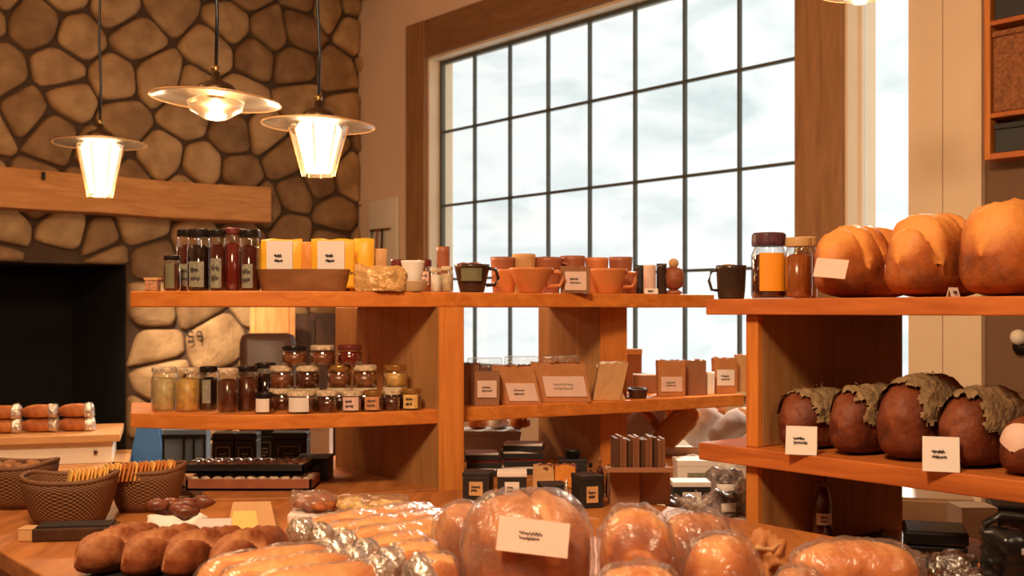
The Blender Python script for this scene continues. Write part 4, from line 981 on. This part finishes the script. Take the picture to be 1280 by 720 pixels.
# low table with blue grey crate
t = fthing('low_table', 'low table half hidden behind the jar shelf carrying the blue grey crate', 'table', 232, 4.35, -EYE, .1); h = EYE - .67
obj('table_top', B((0, 0, h - .012), (.42, .34, .024), bev=.003), darkwood, t, smooth=False)
for a in (-1, 1):
    for b in (-1, 1): obj('leg', B((a * .18, b * .14, (h - .024) / 2), (.035, .035, h - .024)), darkwood, t, smooth=False)
t = fthing('slatted_crate', 'blue grey crate with upright slats under the left end of the jar shelf', 'crate', 232, 4.42, -.6694, .1)
w = size(54, 4.42); h = .20
obj('crate_body', B((0, .02, h / 2), (w, .10, h)), bluegrey, t, smooth=False)
bm = new()
for x in (-.46, 0, .22, .46): box(bm, (x * w, -.034, h * .5), (.008, .008, h * .8))
box(bm, (0, -.034, h * .88), (w, .009, .012)); box(bm, (0, -.034, h * .12), (w, .009, .012)); obj('slats', bm, iron, t, smooth=False)
o = obj('folded_cloth', blob(new(), (0, 0, .045), .07, 3, .25, 4, (1.6, .7, .65)), greycloth, None, at(222, 4.24, -.668)); tag(o, 'heap of grey beige cloth lying before the blue grey crate', 'cloth')
# armchair and cabinet below the top shelf
t = fthing('armchair', 'dark leather armchair with a rounded back in front of the pale stones', 'armchair', 334, 6.2, -EYE, .2)
leather = plain('dark_leather', rgb(84, 54, 42), .4, bump=.2, bscale=15)
obj('seat', B((0, 0, .36), (.62, .6, .18), bev=.05), leather, t); obj('backrest', B((0, .26, .74), (.32, .12, 1.06), bev=.055, rx=-.1), leather, t)
for s in (-1, 1): obj('armrest', B((s * .28, 0, .5), (.1, .56, .3), bev=.04), leather, t)
for a in (-1, 1):
    for b in (-1, 1): obj('leg', B((a * .24, b * .22, .135), (.05, .05, .27)), darkwood, t, smooth=False)
t = fthing('wooden_chair', 'light wooden chair whose orange back panel shows under the top shelf', 'chair', 341, 7.2, -EYE, .25); lw_ = wood('light_chair_wood', rgb(190, 124, 66), rgb(222, 160, 96), grain=(9, 9, 1.5))
obj('seat', B((0, -.15, .46), (.36, .36, .04), bev=.006), lw_, t, smooth=False); obj('back_panel', B((0, .04, 1.335), (.215, .03, .25), bev=.01), lw_, t, smooth=False)
for s in (-1, 1):
    obj('back_post', B((s * .125, .04, .73), (.035, .035, 1.42)), lw_, t, smooth=False); obj('leg', B((s * .15, -.3, .22), (.035, .035, .44)), lw_, t, smooth=False)
t = fthing('dark_cabinet', 'dark brown cabinet between the wooden chair and the shelf upright', 'cabinet', 392, 7.65, -EYE, .25)
obj('cabinet_body', B((0, 0, .69), (.30, .26, 1.38), bev=.004), darkwood, t, smooth=False)
for k in (-1, 1): obj('door', B((k * .072, -.138, .69), (.138, .016, 1.3), bev=.003), darkwood, t, smooth=False)
for k in (-1, 1): obj('knob', blob(new(), (k * .02, -.152, .75), .012, 0, 0, 2), brass, t)
# right wall rack
rk = thing('wall_rack', 'wooden wall rack with a wicker basket and dark bottles at the top right corner', 'rack', tuple(CORNER + Vector((0, 0, EYE))), ANG)
def wb(name, t0, t1, d0, d1, z0, z1, mat, parent, bev=.003):
    return obj(name, B(((d0 + d1) / 2, -(t0 + t1) / 2, (z0 + z1) / 2), (d1 - d0, t1 - t0, z1 - z0)), mat, parent, smooth=False, bevel=bev)
wb('side_board', 5.10, 5.125, -.12, -.001, .62, 1.5, honeyv, rk); wb('side_board', 5.62, 5.645, -.12, -.001, .62, 1.5, honeyv, rk)
wb('shelf', 5.125, 5.62, -.12, -.001, .62, .645, honeyl, rk); wb('shelf', 5.125, 5.62, -.12, -.001, .79, .81, honeyl, rk); wb('shelf', 5.125, 5.62, -.12, -.001, 1.17, 1.19, honeyl, rk); wb('back_board', 5.125, 5.62, -.012, -.001, .645, 1.5, darkwood, rk)
t = thing('wicker_basket', 'narrow wicker basket on the wall rack at the right edge', 'basket', tuple(CORNER + Vector((0, 0, EYE))), ANG)
wk = plain('wicker', rgb(150, 92, 50), .7, bump=1, bscale=90, var=.4, vscale=70)
wb('basket_body', 5.135, 5.33, -.118, -.02, .8106, 1.12, wk, t, .01); wb('basket_rim', 5.13, 5.335, -.121, -.016, 1.12, 1.145, wk, t, .008)
for k, (z0, lb) in enumerate(((.6456, 'black box in the lowest compartment of the wall rack'), (1.1906, 'black box above the wicker basket on the wall rack'))):
    t = thing('black_box', lb, 'box', tuple(CORNER + Vector((0, 0, EYE))), ANG); hh = .12 if k == 0 else .22
    wb('box_body', 5.14, 5.36, -.11, -.02, z0, z0 + hh * .8, blackm, t); wb('box_lid', 5.137, 5.363, -.113, -.017, z0 + hh * .8, z0 + hh, blackbox, t)
t = thing('light_switch', 'round white switch with a black base on the brown wall at the right', 'switch', tuple(CW(5.205, -.002, -.13)), ANG - PI / 2)
obj('base_plate', tube(new(), [(0, 0, -.02), (0, -.02, -.02)], .035, 20), blackm, t); obj('knob_cap', blob(new(), (0, -.04, .02), .032, 0, 0, 3), whitep, t)
# behind the lower rack
t = fthing('drawer_chest', 'cream drawer chest seen through the rack below the lower shelf', 'chest', 1150, 4.05, -EYE, -.3); h = EYE - .655
obj('chest_body', B((0, 0, h / 2), (.34, .3, h)), creamboard, t, smooth=False)
for k in range(3):
    d_ = obj('drawer', B((0, -.155, h - .085 - k * .2), (.30, .014, .15), bev=.003), creamboard, t, smooth=False); obj('knob', blob(new(), (.06, -.17, h - .085 - k * .2), .01, 0, 0, 2), brass, d_)
t = fthing('white_pedestal', 'plain white square pedestal right of the cream drawer chest', 'pedestal', 1215, 3.62, -EYE, 0); h = EYE - .64
obj('pedestal_body', B((0, 0, h / 2), (.112, .12, h)), whitep, t, smooth=False); obj('pedestal_cap', B((0, 0, h + .006), (.116, .118, .012)), whitep, t, smooth=False)
t = fthing('dark_upright_box', 'dark grey upright box right of the white pedestal', 'speaker', 1266, 3.9, -EYE, -.3); h = EYE - .67  # plain dark upright box with a darker front panel
obj('upright_box_body', B((0, 0, h / 2), (.16, .16, h), bev=.006), iron, t, smooth=False); obj('upright_box_front', B((0, -.083, h * .6), (.13, .006, h * .7)), blackbox, t, smooth=False)

# ================================================================= SIDE TABLE between display table and counter, with its clutter
t = thing('side_table', 'low side table under a pale cloth between the display table and the bread rack', 'table', tuple(UW(2.55, 2.22, -EYE)), ANG); h = EYE - .57
obj('table_top', B((0, 0, h - .015), (.70, .56, .03), bev=.003), tablew, t, smooth=False)
for a in (-1, 1):
    for b in (-1, 1): obj('leg', B((a * .3, b * .23, (h - .03) / 2), (.05, .05, h - .03)), tablew, t, smooth=False)
t_c = obj('pale_cloth', B((0, 0, 0), (.69, .55, .004)), plain('pale_linen', rgb(226, 208, 190), .85, bump=.3, bscale=14, var=.06, vscale=8), None, tuple(UW(2.55, 2.22, -.5675)), ANG); tag(t_c, 'pale linen cloth covering the low side table', 'cloth')
ZS = -.565
printed = plain('printed_paper', rgb(206, 192, 180), .55, var=.45, vscale=60); printed2 = plain('dark_printed_film', rgb(120, 104, 100), .3, var=.8, vscale=45, bump=.6, bscale=40)
box_thing('labelled_box', 'white box with a grey front print on the side table behind the brown cartons', 'box', 868, 3.42, ZS, 48, .10, 46, whitecard, labm=silverlab)
t = box_thing('black_tin_box', 'black tin with a wide white front label near the bread rack', 'tin', 862, 3.16, ZS, 46, .08, 38, blackbox, labm=whitecard, lid=whitecard)
for k, (px, Y, w_, h_, m_, lb) in enumerate(((852, 2.99, 40, 30, printed2, 'round crinkled clear packet in front of the white labelled tin'), (905, 3.30, 46, 40, printed2, 'dark patterned film packet close to the rack upright'), (915, 3.50, 50, 40, printed, 'pale printed packet behind the dark film packet'), (900, 3.08, 44, 30, printed2, 'crumpled grey packet lying before the rack upright'), (878, 3.66, 70, 34, printed, 'stack of printed paper at the back of the side table'), (936, 3.12, 30, 44, printed, 'printed packet half hidden behind the rack upright'))):
    t = thing('film_packet', lb, 'packet', at(px, Y, ZS + .0006), .2 * k - .3, 'printed packets on the side table')
    obj('packet_body', pillow(size(w_, Y), .09, size(h_, Y), k + 60, .006), m_, t); obj('packet_label', B((0, -.05, size(h_, Y) * .45), (size(w_, Y) * .45, .003, size(h_, Y) * .35)), whitecard, t)
# ---- on the counter between the uprights
for (px, Y, n_, w_, lbx) in ((602, 3.62, 3, 42, 'left pile'), (652, 3.66, 4, 50, 'right pile'), ):
    for k in range(n_):
        z = ZC + .0006 + k * .0245
        t = thing('flat_box', ('bottom', 'second', 'third', 'topmost')[k if k < n_ - 1 else 3] + ' black flat box with a white lid in the ' + lbx + ' between the uprights', 'box', at(px + (k % 2) * 3, Y, z), .08 * (k % 3 - 1), 'piled flat black boxes')
        w = size(w_, Y); obj('box_body', B((0, 0, .009), (w, .10, .018), bev=.001), blackbox, t, smooth=False); obj('box_lid', B((0, 0, .021), (w * .96, .096, .006), bev=.001), whitecard if k % 2 == 0 or k == n_ - 1 else redliq, t, smooth=False)
for px, w_, h_, m_, lb in ((679, 27, 26, kraft2, 'tan open carton left of the orange one in front of the second upright'), (706, 27, 27, orangep, 'orange tan open carton in front of the second upright')):
    kbag('open_carton', lb, px, 3.18, ZT, w_, .05, h_, m_, None, fill=nuts, cat='carton', taper=.08)
cup('dark_bowl', 'small black bowl on a tin behind the orange tan carton', 716, 3.45, ZC + .075, 24, 10, blackm, handle=0, foot=.6, cat='bowl')
box_thing('black_tin_box', 'black tin carrying the small black bowl before the second upright', 'tin', 716, 3.45, ZC, 34, .08, 30.2, blackbox)
for k, (px, h_) in enumerate(((738, 44), (750, 50), (762, 42))):
    jar('small_bottle', ('left', 'middle', 'right')[k] + ' one of three small dark bottles beside the brown book stack', 'bottle', px, 2.98, ZT, 11, h_, darkliq, (darklid, goldlid, redlid)[k], canlab, 'small dark bottles', kind='bottle', lh=(.2, .5), marks=False)
g5 = 'black boxes at the back of the display table'
for k, (px, Y, w_, h_, lab, lb) in enumerate(((598, 2.98, 34, 34, kraft2, 'black box with a tan label beside the bright upright, behind the wrapped breads'), (640, 2.96, 36, 36, whitecard, 'black box with a white label behind the big wrapped bread'), (690, 2.92, 32, 24, None, 'plain low black box behind the big wrapped bread'), (734, 2.86, 30, 40, kraft2, 'black box with an orange tan label left of the cardboard boxes'))):
    box_thing('black_box', lb, 'box', px, Y, ZT, w_, .07, h_, blackbox, labm=lab, group=g5, rz=.15 * (k - 1), lid=(whitecard if k == 1 else None))
t = thing('foil_cone', 'thin silver foil cone standing behind the big wrapped bread', 'packet', at(708, 2.80, ZT)); obj('cone_body', L([(0, 0), (.012, .002), (.010, .03), (.003, .07), (0, .085)]), foil, t); obj('cone_tie', tube(new(), [(.009 * math.cos(a), .009 * math.sin(a), .04) for a in [i * PI / 6 for i in range(13)]], .0015, 5), ink, t)
# cardboard boxes with standing brown cards
kbag('cardboard_box', 'left brown cardboard box under the standing chocolate bars', 779, 2.90, ZT, 36, .09, 44, cardb, None, cat='box', taper=0)
kbag('cardboard_box', 'right brown cardboard box under the standing chocolate bars', 816, 2.93, ZT, 38, .09, 44, cardb, None, cat='box', taper=0)
choco = plain('brown_bar_wrapper', rgb(120, 74, 48), .55, var=.1); choco2 = plain('dark_bar_wrapper', rgb(78, 46, 32), .5)
ordn = ('first', 'second', 'third', 'fourth', 'fifth', 'sixth', 'seventh', 'eighth', 'ninth', 'tenth', 'eleventh', 'twelfth')
zbx = ZT + size(44, 2.915) * 1.0
t = thing('display_board', 'thin brown board lying on the two cardboard boxes under the chocolate bars', 'board', at(798, 2.82, ZT + size(44, 2.83) + .0085)); obj('board', B((0, 0, .002), (.165, .085, .004)), cardb, t, smooth=False); obj('front_lip', B((0, -.042, .006), (.165, .003, .012)), cardb, t, smooth=False)
for k in range(12):
    t = thing('chocolate_bar', ordn[k] + ' upright brown wrapped bar from the left on the cardboard boxes', 'chocolate', at(768 + k * 5.3, 2.82, ZT + size(44, 2.83) + .0135), .1 + .05 * math.sin(k * 2.2), 'upright brown wrapped bars')
    hh = .078 + .005 * math.sin(k * 1.7); obj('bar', B((0, 0, hh / 2), (.0075, .062, hh), bev=.001), choco if k % 3 else choco2, t, smooth=False); obj('pale_edge', B((.0042, -.0, hh / 2), (.001, .058, hh * .94)), kraft2, t, smooth=False)
# ================================================================= FOREGROUND TABLE GOODS
basketw = woven('woven_basket', rgb(62, 36, 20), rgb(150, 96, 54), 150, 95)
def basket(label, px, Y, z, w, d, h, seed=0, fill=None):
    t = thing('woven_basket', label, 'basket', at(px, Y, z), .1 * seed, 'woven baskets at the left table end')
    bm = new(); uvl = bm.loops.layers.uv.new('UVMap'); N = 48
    def ring(k, z_, ins):
        out = []
        for i in range(N):
            a = 2 * PI * i / N; c_ = math.copysign(abs(math.cos(a)) ** .7, math.cos(a)); s_ = math.copysign(abs(math.sin(a)) ** .7, math.sin(a))
            dip = .006 * math.cos(2 * a) * (z_ / h)
            out.append(bm.verts.new((c_ * (w / 2 * k - ins), s_ * (d / 2 * k - ins), max(0, z_ + dip))))
        return out
    prof = [(.70, 0, 0), (.80, h * .2, 0), (.9, h * .5, 0), (.97, h * .8, 0), (1.0, h, 0), (1.0, h, .008), (.95, h * .8, .008), (.85, h * .4, .008), (.68, .008, .008)]
    R = [ring(*p_) for p_ in prof]
    for j, (A, Bq) in enumerate(zip(R, R[1:])):
        for i in range(N):
            f = bm.faces.new((A[i], A[(i + 1) % N], Bq[(i + 1) % N], Bq[i]))
            for l, (uu, vv) in zip(f.loops, ((i, j), (i + 1, j), (i + 1, j + 1), (i, j + 1))): l[uvl].uv = (uu / N * 2, vv * .22)
    bm.faces.new(R[0]); bm.faces.new(R[-1])
    obj('basket_body', bm, basketw, t)
    bm = new(); tube(bm, [((w / 2 - .004) * math.copysign(abs(math.cos(a)) ** .7, math.cos(a)), (d / 2 - .004) * math.copysign(abs(math.sin(a)) ** .7, math.sin(a)), h + .006 * math.cos(2 * a)) for a in [2 * PI * i / 48 for i in range(49)]], .006, 8)
    obj('rim', bm, basketw, t)
    if fill:
        bm = new(); rr = random.Random(seed)
        for k in range(60): blob(bm, (rr.uniform(-.36, .36) * w, rr.uniform(-.36, .36) * d, h * .82 + rr.uniform(-.006, .012)), .014, k, .3, 2, (1, 1, .7))
        o = obj('filling', bm, fill, t); o['kind'] = 'stuff'
    return t
seedmix = plain('seed_crackers', rgb(150, 96, 52), .6, var=.6, vscale=60)
basket('brown woven basket at the far left edge, filled with small seed crackers', 20, 2.86, ZT, .20, .17, .11, 0, seedmix)
basket('brown woven basket with crackers standing behind the dark flat tray', 88, 2.64, ZT, .215, .17, .108, 1)
basket('brown woven basket filled with a cracker row, right one of the baskets', 184, 2.82, ZT, .19, .17, .105, 2)
cr1 = plain('yellow_cracker', rgb(240, 186, 96), .5, var=.12, vscale=60); cr2 = plain('toasted_cracker', rgb(204, 128, 58), .55, var=.2, vscale=60)
bedm = plain('napkin', rgb(196, 150, 98), .8)
n_c = 26
for k in range(n_c):
    f = k / (n_c - 1); px = 84 + f * 128; Y = 2.62 + f * .17 if px < 128 else 2.72 + (f - .34) * .11
    t_ = obj('cracker', B((0, 0, .022), (.0045, .05, .044), bev=.0015), cr1 if (k < 12 or k % 4 == 0) else cr2, None, at(px, Y, ZT + .082), .5 + .1 * math.sin(k * 3)); t_.rotation_euler = (0, .22 + .05 * math.sin(k * 1.9), .5)
    t_['label'] = ('pale golden square cracker standing in the row of the left woven basket' if px < 128 else 'thin toasted square cracker standing in the row of the right woven basket')
    t_['category'] = 'cracker'; t_['group'] = 'crackers in the left woven basket' if px < 128 else 'crackers in the right woven basket'
for k, (px, Y) in enumerate(((96, 2.645), (184, 2.82))):
    o = obj('napkin', B((0, 0, 0), (.10, .075, .04), bev=.012), bedm, None, at(px, Y, ZT + .05)); tag(o, ('tan napkin under the crackers in the left woven basket', 'tan napkin under the crackers in the right woven basket')[k], 'napkin')
t = thing('dark_tray', 'dark flat tray lying in front of the left woven basket', 'tray', at(96, 2.46, ZT), .15)
obj('tray_base', B((0, 0, .014), (.17, .075, .028), bev=.004), darkwood, t, smooth=False); obj('tray_mat', B((0, 0, .03), (.155, .062, .004)), blackbox, t, smooth=False)
box_thing('small_block', 'small pale wooden block at the left of the dark flat tray', 'block', 40, 2.44, ZT, 26, .04, 16, kraft2)
# dark rustic loaves, slanting to the back right
gl = 'dark rustic loaves in the left foreground'
for k, (px, Y, lb) in enumerate(((152, 2.16, 'dark rustic long loaf leftmost in the foreground'), (206, 2.14, 'dark rustic long loaf second from the left in the foreground'), (258, 2.13, 'dark rustic long loaf third from the left in the foreground'),
                                (312, 2.13, 'dark rustic long loaf fourth from the left, below the tent shaped packet'))):
    t = thing('rustic_loaf', lb, 'bread', at(px, Y, ZT + .0034), 1.05 + .04 * (k % 2), gl)
    obj('loaf', loaf_bm(.21, .067, .078, 44, 36, seed=20 + k, end=2.4, slashes=((-.45, 1.25, .9, -.3), (.4, 1.25, .9, .25)), sw=.009, sd=.018, rough=.006), crustrust, t)
t = thing('black_liner', 'black paper liner under the dark rustic loaves', 'liner', at(225, 2.13, ZT)); obj('liner_sheet', B((0, 0, .0015), (.34, .22, .003)), blackbox, t, smooth=False); obj('liner_edge', B((0, -.11, .005), (.34, .003, .01)), blackbox, t, smooth=False)
# pecan pastries in paper
t = thing('pastry_bag', 'open white paper bag of nut pastries behind the dark rustic loaves', 'bag', at(222, 2.40, ZT), .25)
obj('paper', pillow(.125, .09, .062, 12, .005), whitepaper, t)
bm = new(); rr = random.Random(5)
for k in range(9): blob(bm, (rr.uniform(-.045, .06), rr.uniform(-.02, .035), .066 + rr.uniform(0, .018)), .019, k, .35, 2, (1.3, .8, .7))
obj('pastries', bm, plain('pecan', rgb(118, 60, 36), .4, var=.4, vscale=50), t)
card('price_card', 'white handwritten card leaning between the nut pastries and the tent packet', at(268, 2.33, ZT + .0145), .07, .052, .12, seed=12)
box_thing('card_stand', 'small brown stand under the white handwritten card', 'stand', 268, 2.33, ZT, 46, .05, 8, cardb)
t = thing('tent_packet', 'tan and yellow tent shaped paper packet on a black label block', 'packet', at(317, 2.40, ZT + .022), .12)
def tent(w, d, h, top, shift=0):
    bm = new(); vs = [bm.verts.new(p_) for p_ in ((-w / 2, -d / 2, 0), (w / 2, -d / 2, 0), (w / 2, d / 2, 0), (-w / 2, d / 2, 0), (-w / 2 * top + shift, 0, h), (w / 2 * top + shift, 0, h))]
    for f in ((0, 1, 2, 3), (0, 1, 5, 4), (3, 2, 5, 4), (0, 3, 4), (1, 2, 5)): bm.faces.new([vs[i] for i in f])
    return bm
obj('paper_body', tent(.11, .07, .068, .72, -.004), kraft2, t, smooth=False, bevel=.001)
bm = new(); vs_ = [bm.verts.new(p_) for p_ in ((-.05, -.0345, .004), (.018, -.0345, .004), (.005, -.012, .05), (-.04, -.012, .05))]; bm.faces.new(vs_); o = obj('yellow_window', bm, yellowp, t, smooth=False)
md = o.modifiers.new('thick', 'SOLIDIFY'); md.thickness = .002; md.offset = 0
box_thing('label_block', 'black label block under the tent shaped packet', 'block', 317, 2.40, ZT, 62, .06, 11.5, blackbox, labm=canlab)
# clear trays of pale pasta chips
chip = plain('pale_yellow_chips', rgb(226, 184, 106), .5, var=.2, vscale=50)
for k, (px, Y, w, lb) in enumerate(((392, 2.66, .11, 'clear tray of pale pastry left of the yellow chips tray'), (466, 2.62, .17, 'wide clear tray heaped with yellowish chips before the bright upright'))):
    t = thing('clear_tray', lb, 'tray', at(px, Y, ZT), .05)
    obj('tray_base', B((0, 0, .012), (w, .10, .024), bev=.005), whitecard, t); bm = new(); rr = random.Random(k)
    for q in range(16): blob(bm, (rr.uniform(-.42, .42) * w, rr.uniform(-.035, .035), .032 + rr.uniform(0, .018)), .02, q, .5, 2, (1.2, 1, .5))
    obj('chips', bm, chip if k else crustmid, t); obj('clear_lid', pillow(w * .98, .10, .068, k + 3, .003), plastic, t)
# baguettes along the shelf direction, foil ends meeting along one line
L0 = Vector((-.466, 2.25, 0)); dL = Vector((.607, -.795, 0))
def baguette(label, s, side, Ln, wd, hh, seed, grp, off=0, rz=0, mat=None):
    c = L0 + dL * s + U * side * (Ln / 2 + .027 + off)
    t = thing('baguette', label, 'bread', (c.x, c.y, ZT + EYE + .0006), ANG + rz, grp)
    obj('loaf', loaf_bm(Ln, wd, hh, 54, 28, seed=seed, end=5, slashes=((-.4, 1.42, 1.6, -.3), (.45, 1.42, 1.4, .2)), sw=.009, sd=.009, rough=.003), mat or crustgold, t)
    obj('foil_end', loaf_bm(.045, wd * .9, hh * .98, 18, 26, seed=seed + 2, end=6, crink=.014, grow=.003), foil, t).location = (-side * (Ln / 2 - .006), 0, 0)
    obj('plastic_sleeve', loaf_bm(Ln * 1.01, wd * 1.04, hh * 1.04, 40, 28, seed=seed, end=6, crink=.005, grow=.002), plastic, t)
    return t
gR = 'golden baguettes right of the foil line'; gLf = 'golden baguettes left of the foil line'
for k, (s, ln_) in enumerate(((.03, .34), (.115, .33), (.20, .34), (.285, .14), (.37, .11), (.47, .075))):
    baguette(('rearmost', 'second from the back', 'third from the back', 'fourth from the back', 'fifth from the back', 'frontmost')[k] + ' golden baguette right of the foil ends', s, 1, ln_, .066, .082, 30 + k, gR)
for k, s in enumerate((.27, .355, .44)):
    baguette(('rearmost', 'middle', 'frontmost')[k] + ' golden baguette left of the foil ends in the foreground', s, -1, .26, .064, .086, 40 + k, gLf)
# big bagged breads
def bagged(label, px, Y, L_, W_, H_, rz, mat, seed, slashes=(), group='plastic wrapped breads in the foreground', lab=None, knot=None, sw=.014, sd=.014, end=2.8, grow=.004, crink=.010, name='wrapped_bread', slit=1):
    t = thing(name, label, 'bread', at(px, Y, ZT + .0005), rz, group)
    obj('loaf', loaf_bm(L_, W_, H_, 50, 36, seed=seed, end=end, slashes=slashes, sw=sw, sd=sd, rough=.005, slit=slit), mat, t)
    obj('plastic_wrap', loaf_bm(L_ * 1.03, W_ * 1.04, H_ * 1.02, 60, 48, seed=seed, end=3.4, grow=grow, crink=crink), plastic, t)
    if knot:
        bm = new(); kx, ky, kz = knot
        for q in range(9):
            a = q * .7; tube(bm, [(kx, ky, kz), (kx + .02 * math.cos(a), ky + .02 * math.sin(a), kz + .012), (kx + .04 * math.cos(a + .4), ky + .035 * math.sin(a + .4), kz + .022 + .008 * math.sin(q * 2))], [.004, .006, .002], 5)
        obj('bag_knot', bm, plastic, t)
    if lab:
        lx, ly, lz, lw, lh, tx = lab; o = obj('price_label', B((0, 0, 0), (lw, .0016, lh)), pinkcard, t, smooth=False); o.location = (lx, ly, lz); o.rotation_euler = (tx, .12, -rz + .0)
        m_ = obj('handwriting', scribble(new(), lw * .4, lh * .3, 2, .0009, -.002, 0, seed=seed), ink, o)
    return t
bagged('largest plastic wrapped bread in the foreground with a tilted pinkish label', 659, 1.96, .22, .20, .178, .12, crustmid, 50, ((.1, .2, .5),), lab=(-.005, -.112, .125, .118, .06, -.55))
bagged('rounded wrapped bread at the left of the largest wrapped bread', 580, 2.13, .11, .12, .13, .3, crustmid, 51)
bagged('wrapped golden bread with a dark open slit right of the largest bread', 795, 1.91, .12, .15, .158, .1, crustgold, 52, ((0, 1.45, .7, -.72),), sw=.016, sd=.022, slit=-1)
bagged('smaller golden roll in front of the slit bread', 798, 1.75, .13, .11, .10, .1, crustgold, 53)
bagged('white frosted wrapped roll behind the upright golden roll', 868, 2.08, .12, .12, .125, .3, crustmid, 54, crink=.02, knot=(0, 0, .13))
bagged('upright golden roll in clear film left of the crumpled brown paper', 902, 1.86, .11, .12, .125, .9, crustgold, 55)
bagged('long orange loaf in film at the bottom centre right', 1068, 2.0, .23, .12, .085, .08, crustgold, 56)
bagged('small brown wrapped roll between the crumpled paper and the orange loaf', 1000, 1.85, .08, .09, .07, .2, crustmid, 57, crink=.01)
t = thing('crumpled_paper', 'crumpled brown paper wrapping beside the upright golden roll', 'paper', at(950, 1.94, ZT))
bm = blob(new(), (0, 0, .04), .045, 5, .7, 4, (1, .8, 1.0), 2.2); zmin = min(v.co.z for v in bm.verts)
for v in bm.verts: v.co.z -= zmin
obj('paper_ball', bm, kraft, t); obj('torn_edge', tube(new(), [(-.03, -.02, .08), (-.01, -.03, .095), (.015, -.02, .088), (.035, -.01, .1)], [.002, .006, .005, .002], 6), kraft2, t)
# right foreground: grey plastic bags and a black bag
gfilm = clear('grey_film', (.62, .6, .58, 1), .3, .2, crinkle=1, scale=30, edge=.7)
for k, (px, Y, w, h, lb) in enumerate(((1138, 2.14, .09, .035, 'flat grey film packet at the bottom right, left of the others'), (1192, 2.10, .09, .045, 'crumpled grey film packet with a white tag at the bottom right'), (1206, 1.98, .07, .035, 'small grey film packet before the black bag'))):
    t = thing('grey_film_packet', lb, 'packet', at(px, Y, ZT + .0005), .3 * k, 'grey film packets at the bottom right')
    obj('packet_filling', pillow(w * .9, .07, h * .8, k + 70, .004), printed2, t); obj('packet_film', pillow(w, .08, h, k + 80, .007), gfilm, t)
t = thing('black_bag', 'shiny black bag with a grey clip at the bottom right corner', 'bag', at(1266, 2.08, ZT + .0005), -.2)
obj('bag_body', pillow(.11, .09, .095, 33, .006), plain('black_leather', rgb(16, 14, 14), .25), t); obj('bag_handle', tube(new(), [(-.045, 0, .08), (-.05, 0, .10), (-.02, 0, .118), (.02, 0, .115), (.05, 0, .09)], .008, 8), blackm, t); obj('clip', B((.02, -.045, .06), (.03, .006, .012), bev=.002), greyw, t)
# ================================================================= LIGHT, SKY, CAMERA
def light(kind, loc, energy, col, size_=.3, tgt=None, name='lamp', spot=None):
    ld = bpy.data.lights.new(name, kind); ld.energy = energy; ld.color = col
    if kind == 'AREA': ld.size = size_
    else: ld.shadow_soft_size = size_
    if spot: ld.spot_size = spot; ld.spot_blend = .7
    o = bpy.data.objects.new(name, ld); C.objects.link(o); o.location = loc
    if tgt is not None: o.rotation_euler = (Vector(tgt) - Vector(loc)).to_track_quat('-Z', 'Y').to_euler()
    return o
WARM = (1, .70, .42)
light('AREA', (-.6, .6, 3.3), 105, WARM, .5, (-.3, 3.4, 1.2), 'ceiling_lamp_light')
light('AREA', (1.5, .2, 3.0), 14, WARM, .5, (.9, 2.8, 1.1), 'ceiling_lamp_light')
light('SPOT', (-2.0, 5.2, 3.2), 850, (1, .8, .6), .15, (-1.9, 7.9, .85), 'added_spot_light', spot=math.radians(27))  # added unseen spot that brightens the stones beside the fireplace
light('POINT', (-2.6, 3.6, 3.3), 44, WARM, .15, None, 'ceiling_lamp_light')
light('SPOT', (1.95, 4.5, 3.2), 430, (1, .88, .74), .12, (.74, 4.1, .95), 'added_spot_light', spot=math.radians(22))  # added unseen spot, stands in for a sun patch on the wrapped loaves
sd_ = -(U * 1.0 + W * .62 + Vector((0, 0, .62)))
sun = light('SUN', (6, 6, 6), 4.0, (1, .93, .80), .03, Vector((6, 6, 6)) + sd_, 'sun')
sun.data.angle = .03
w = bpy.data.worlds.new('sky'); bpy.context.scene.world = w; w.use_nodes = True; n = w.node_tree
bg = n.nodes['Background']; tc = n.nodes.new('ShaderNodeTexCoord'); mp = n.nodes.new('ShaderNodeMapping'); mp.inputs['Scale'].default_value = (3, 3, 7)
ns = n.nodes.new('ShaderNodeTexNoise'); ns.inputs['Scale'].default_value = 3.4; ns.inputs['Detail'].default_value = 8; ns.inputs['Distortion'].default_value = .6
r = n.nodes.new('ShaderNodeValToRGB'); r.color_ramp.elements[0].position = .3; r.color_ramp.elements[0].color = (.455, .51, .505, 1)
r.color_ramp.elements[1].position = .5; r.color_ramp.elements[1].color = (.64, .645, .63, 1)
n.links.new(tc.outputs['Generated'], mp.inputs['Vector']); n.links.new(mp.outputs['Vector'], ns.inputs['Vector']); n.links.new(ns.outputs['Fac'], r.inputs['Fac'])
n.links.new(r.outputs['Color'], bg.inputs['Color']); bg.inputs['Strength'].default_value = 1.9
cd = bpy.data.cameras.new('camera'); cam = bpy.data.objects.new('camera', cd); C.objects.link(cam)
cam.location = (0, 0, EYE); cam.rotation_euler = (PI / 2, 0, 0); cd.sensor_width = 36; cd.lens = F / 1280 * 36; cd.shift_y = (HOR - 360) / 1280
cd.dof.use_dof = True; cd.dof.focus_distance = 3.0; cd.dof.aperture_fstop = 5.0; cd.clip_start = .05
sc = bpy.context.scene; sc.camera = cam
vs = sc.view_settings; vs.view_transform = 'Standard'; vs.look = 'None'; vs.gamma = 1; vs.exposure = 0; vs.use_curve_mapping = False
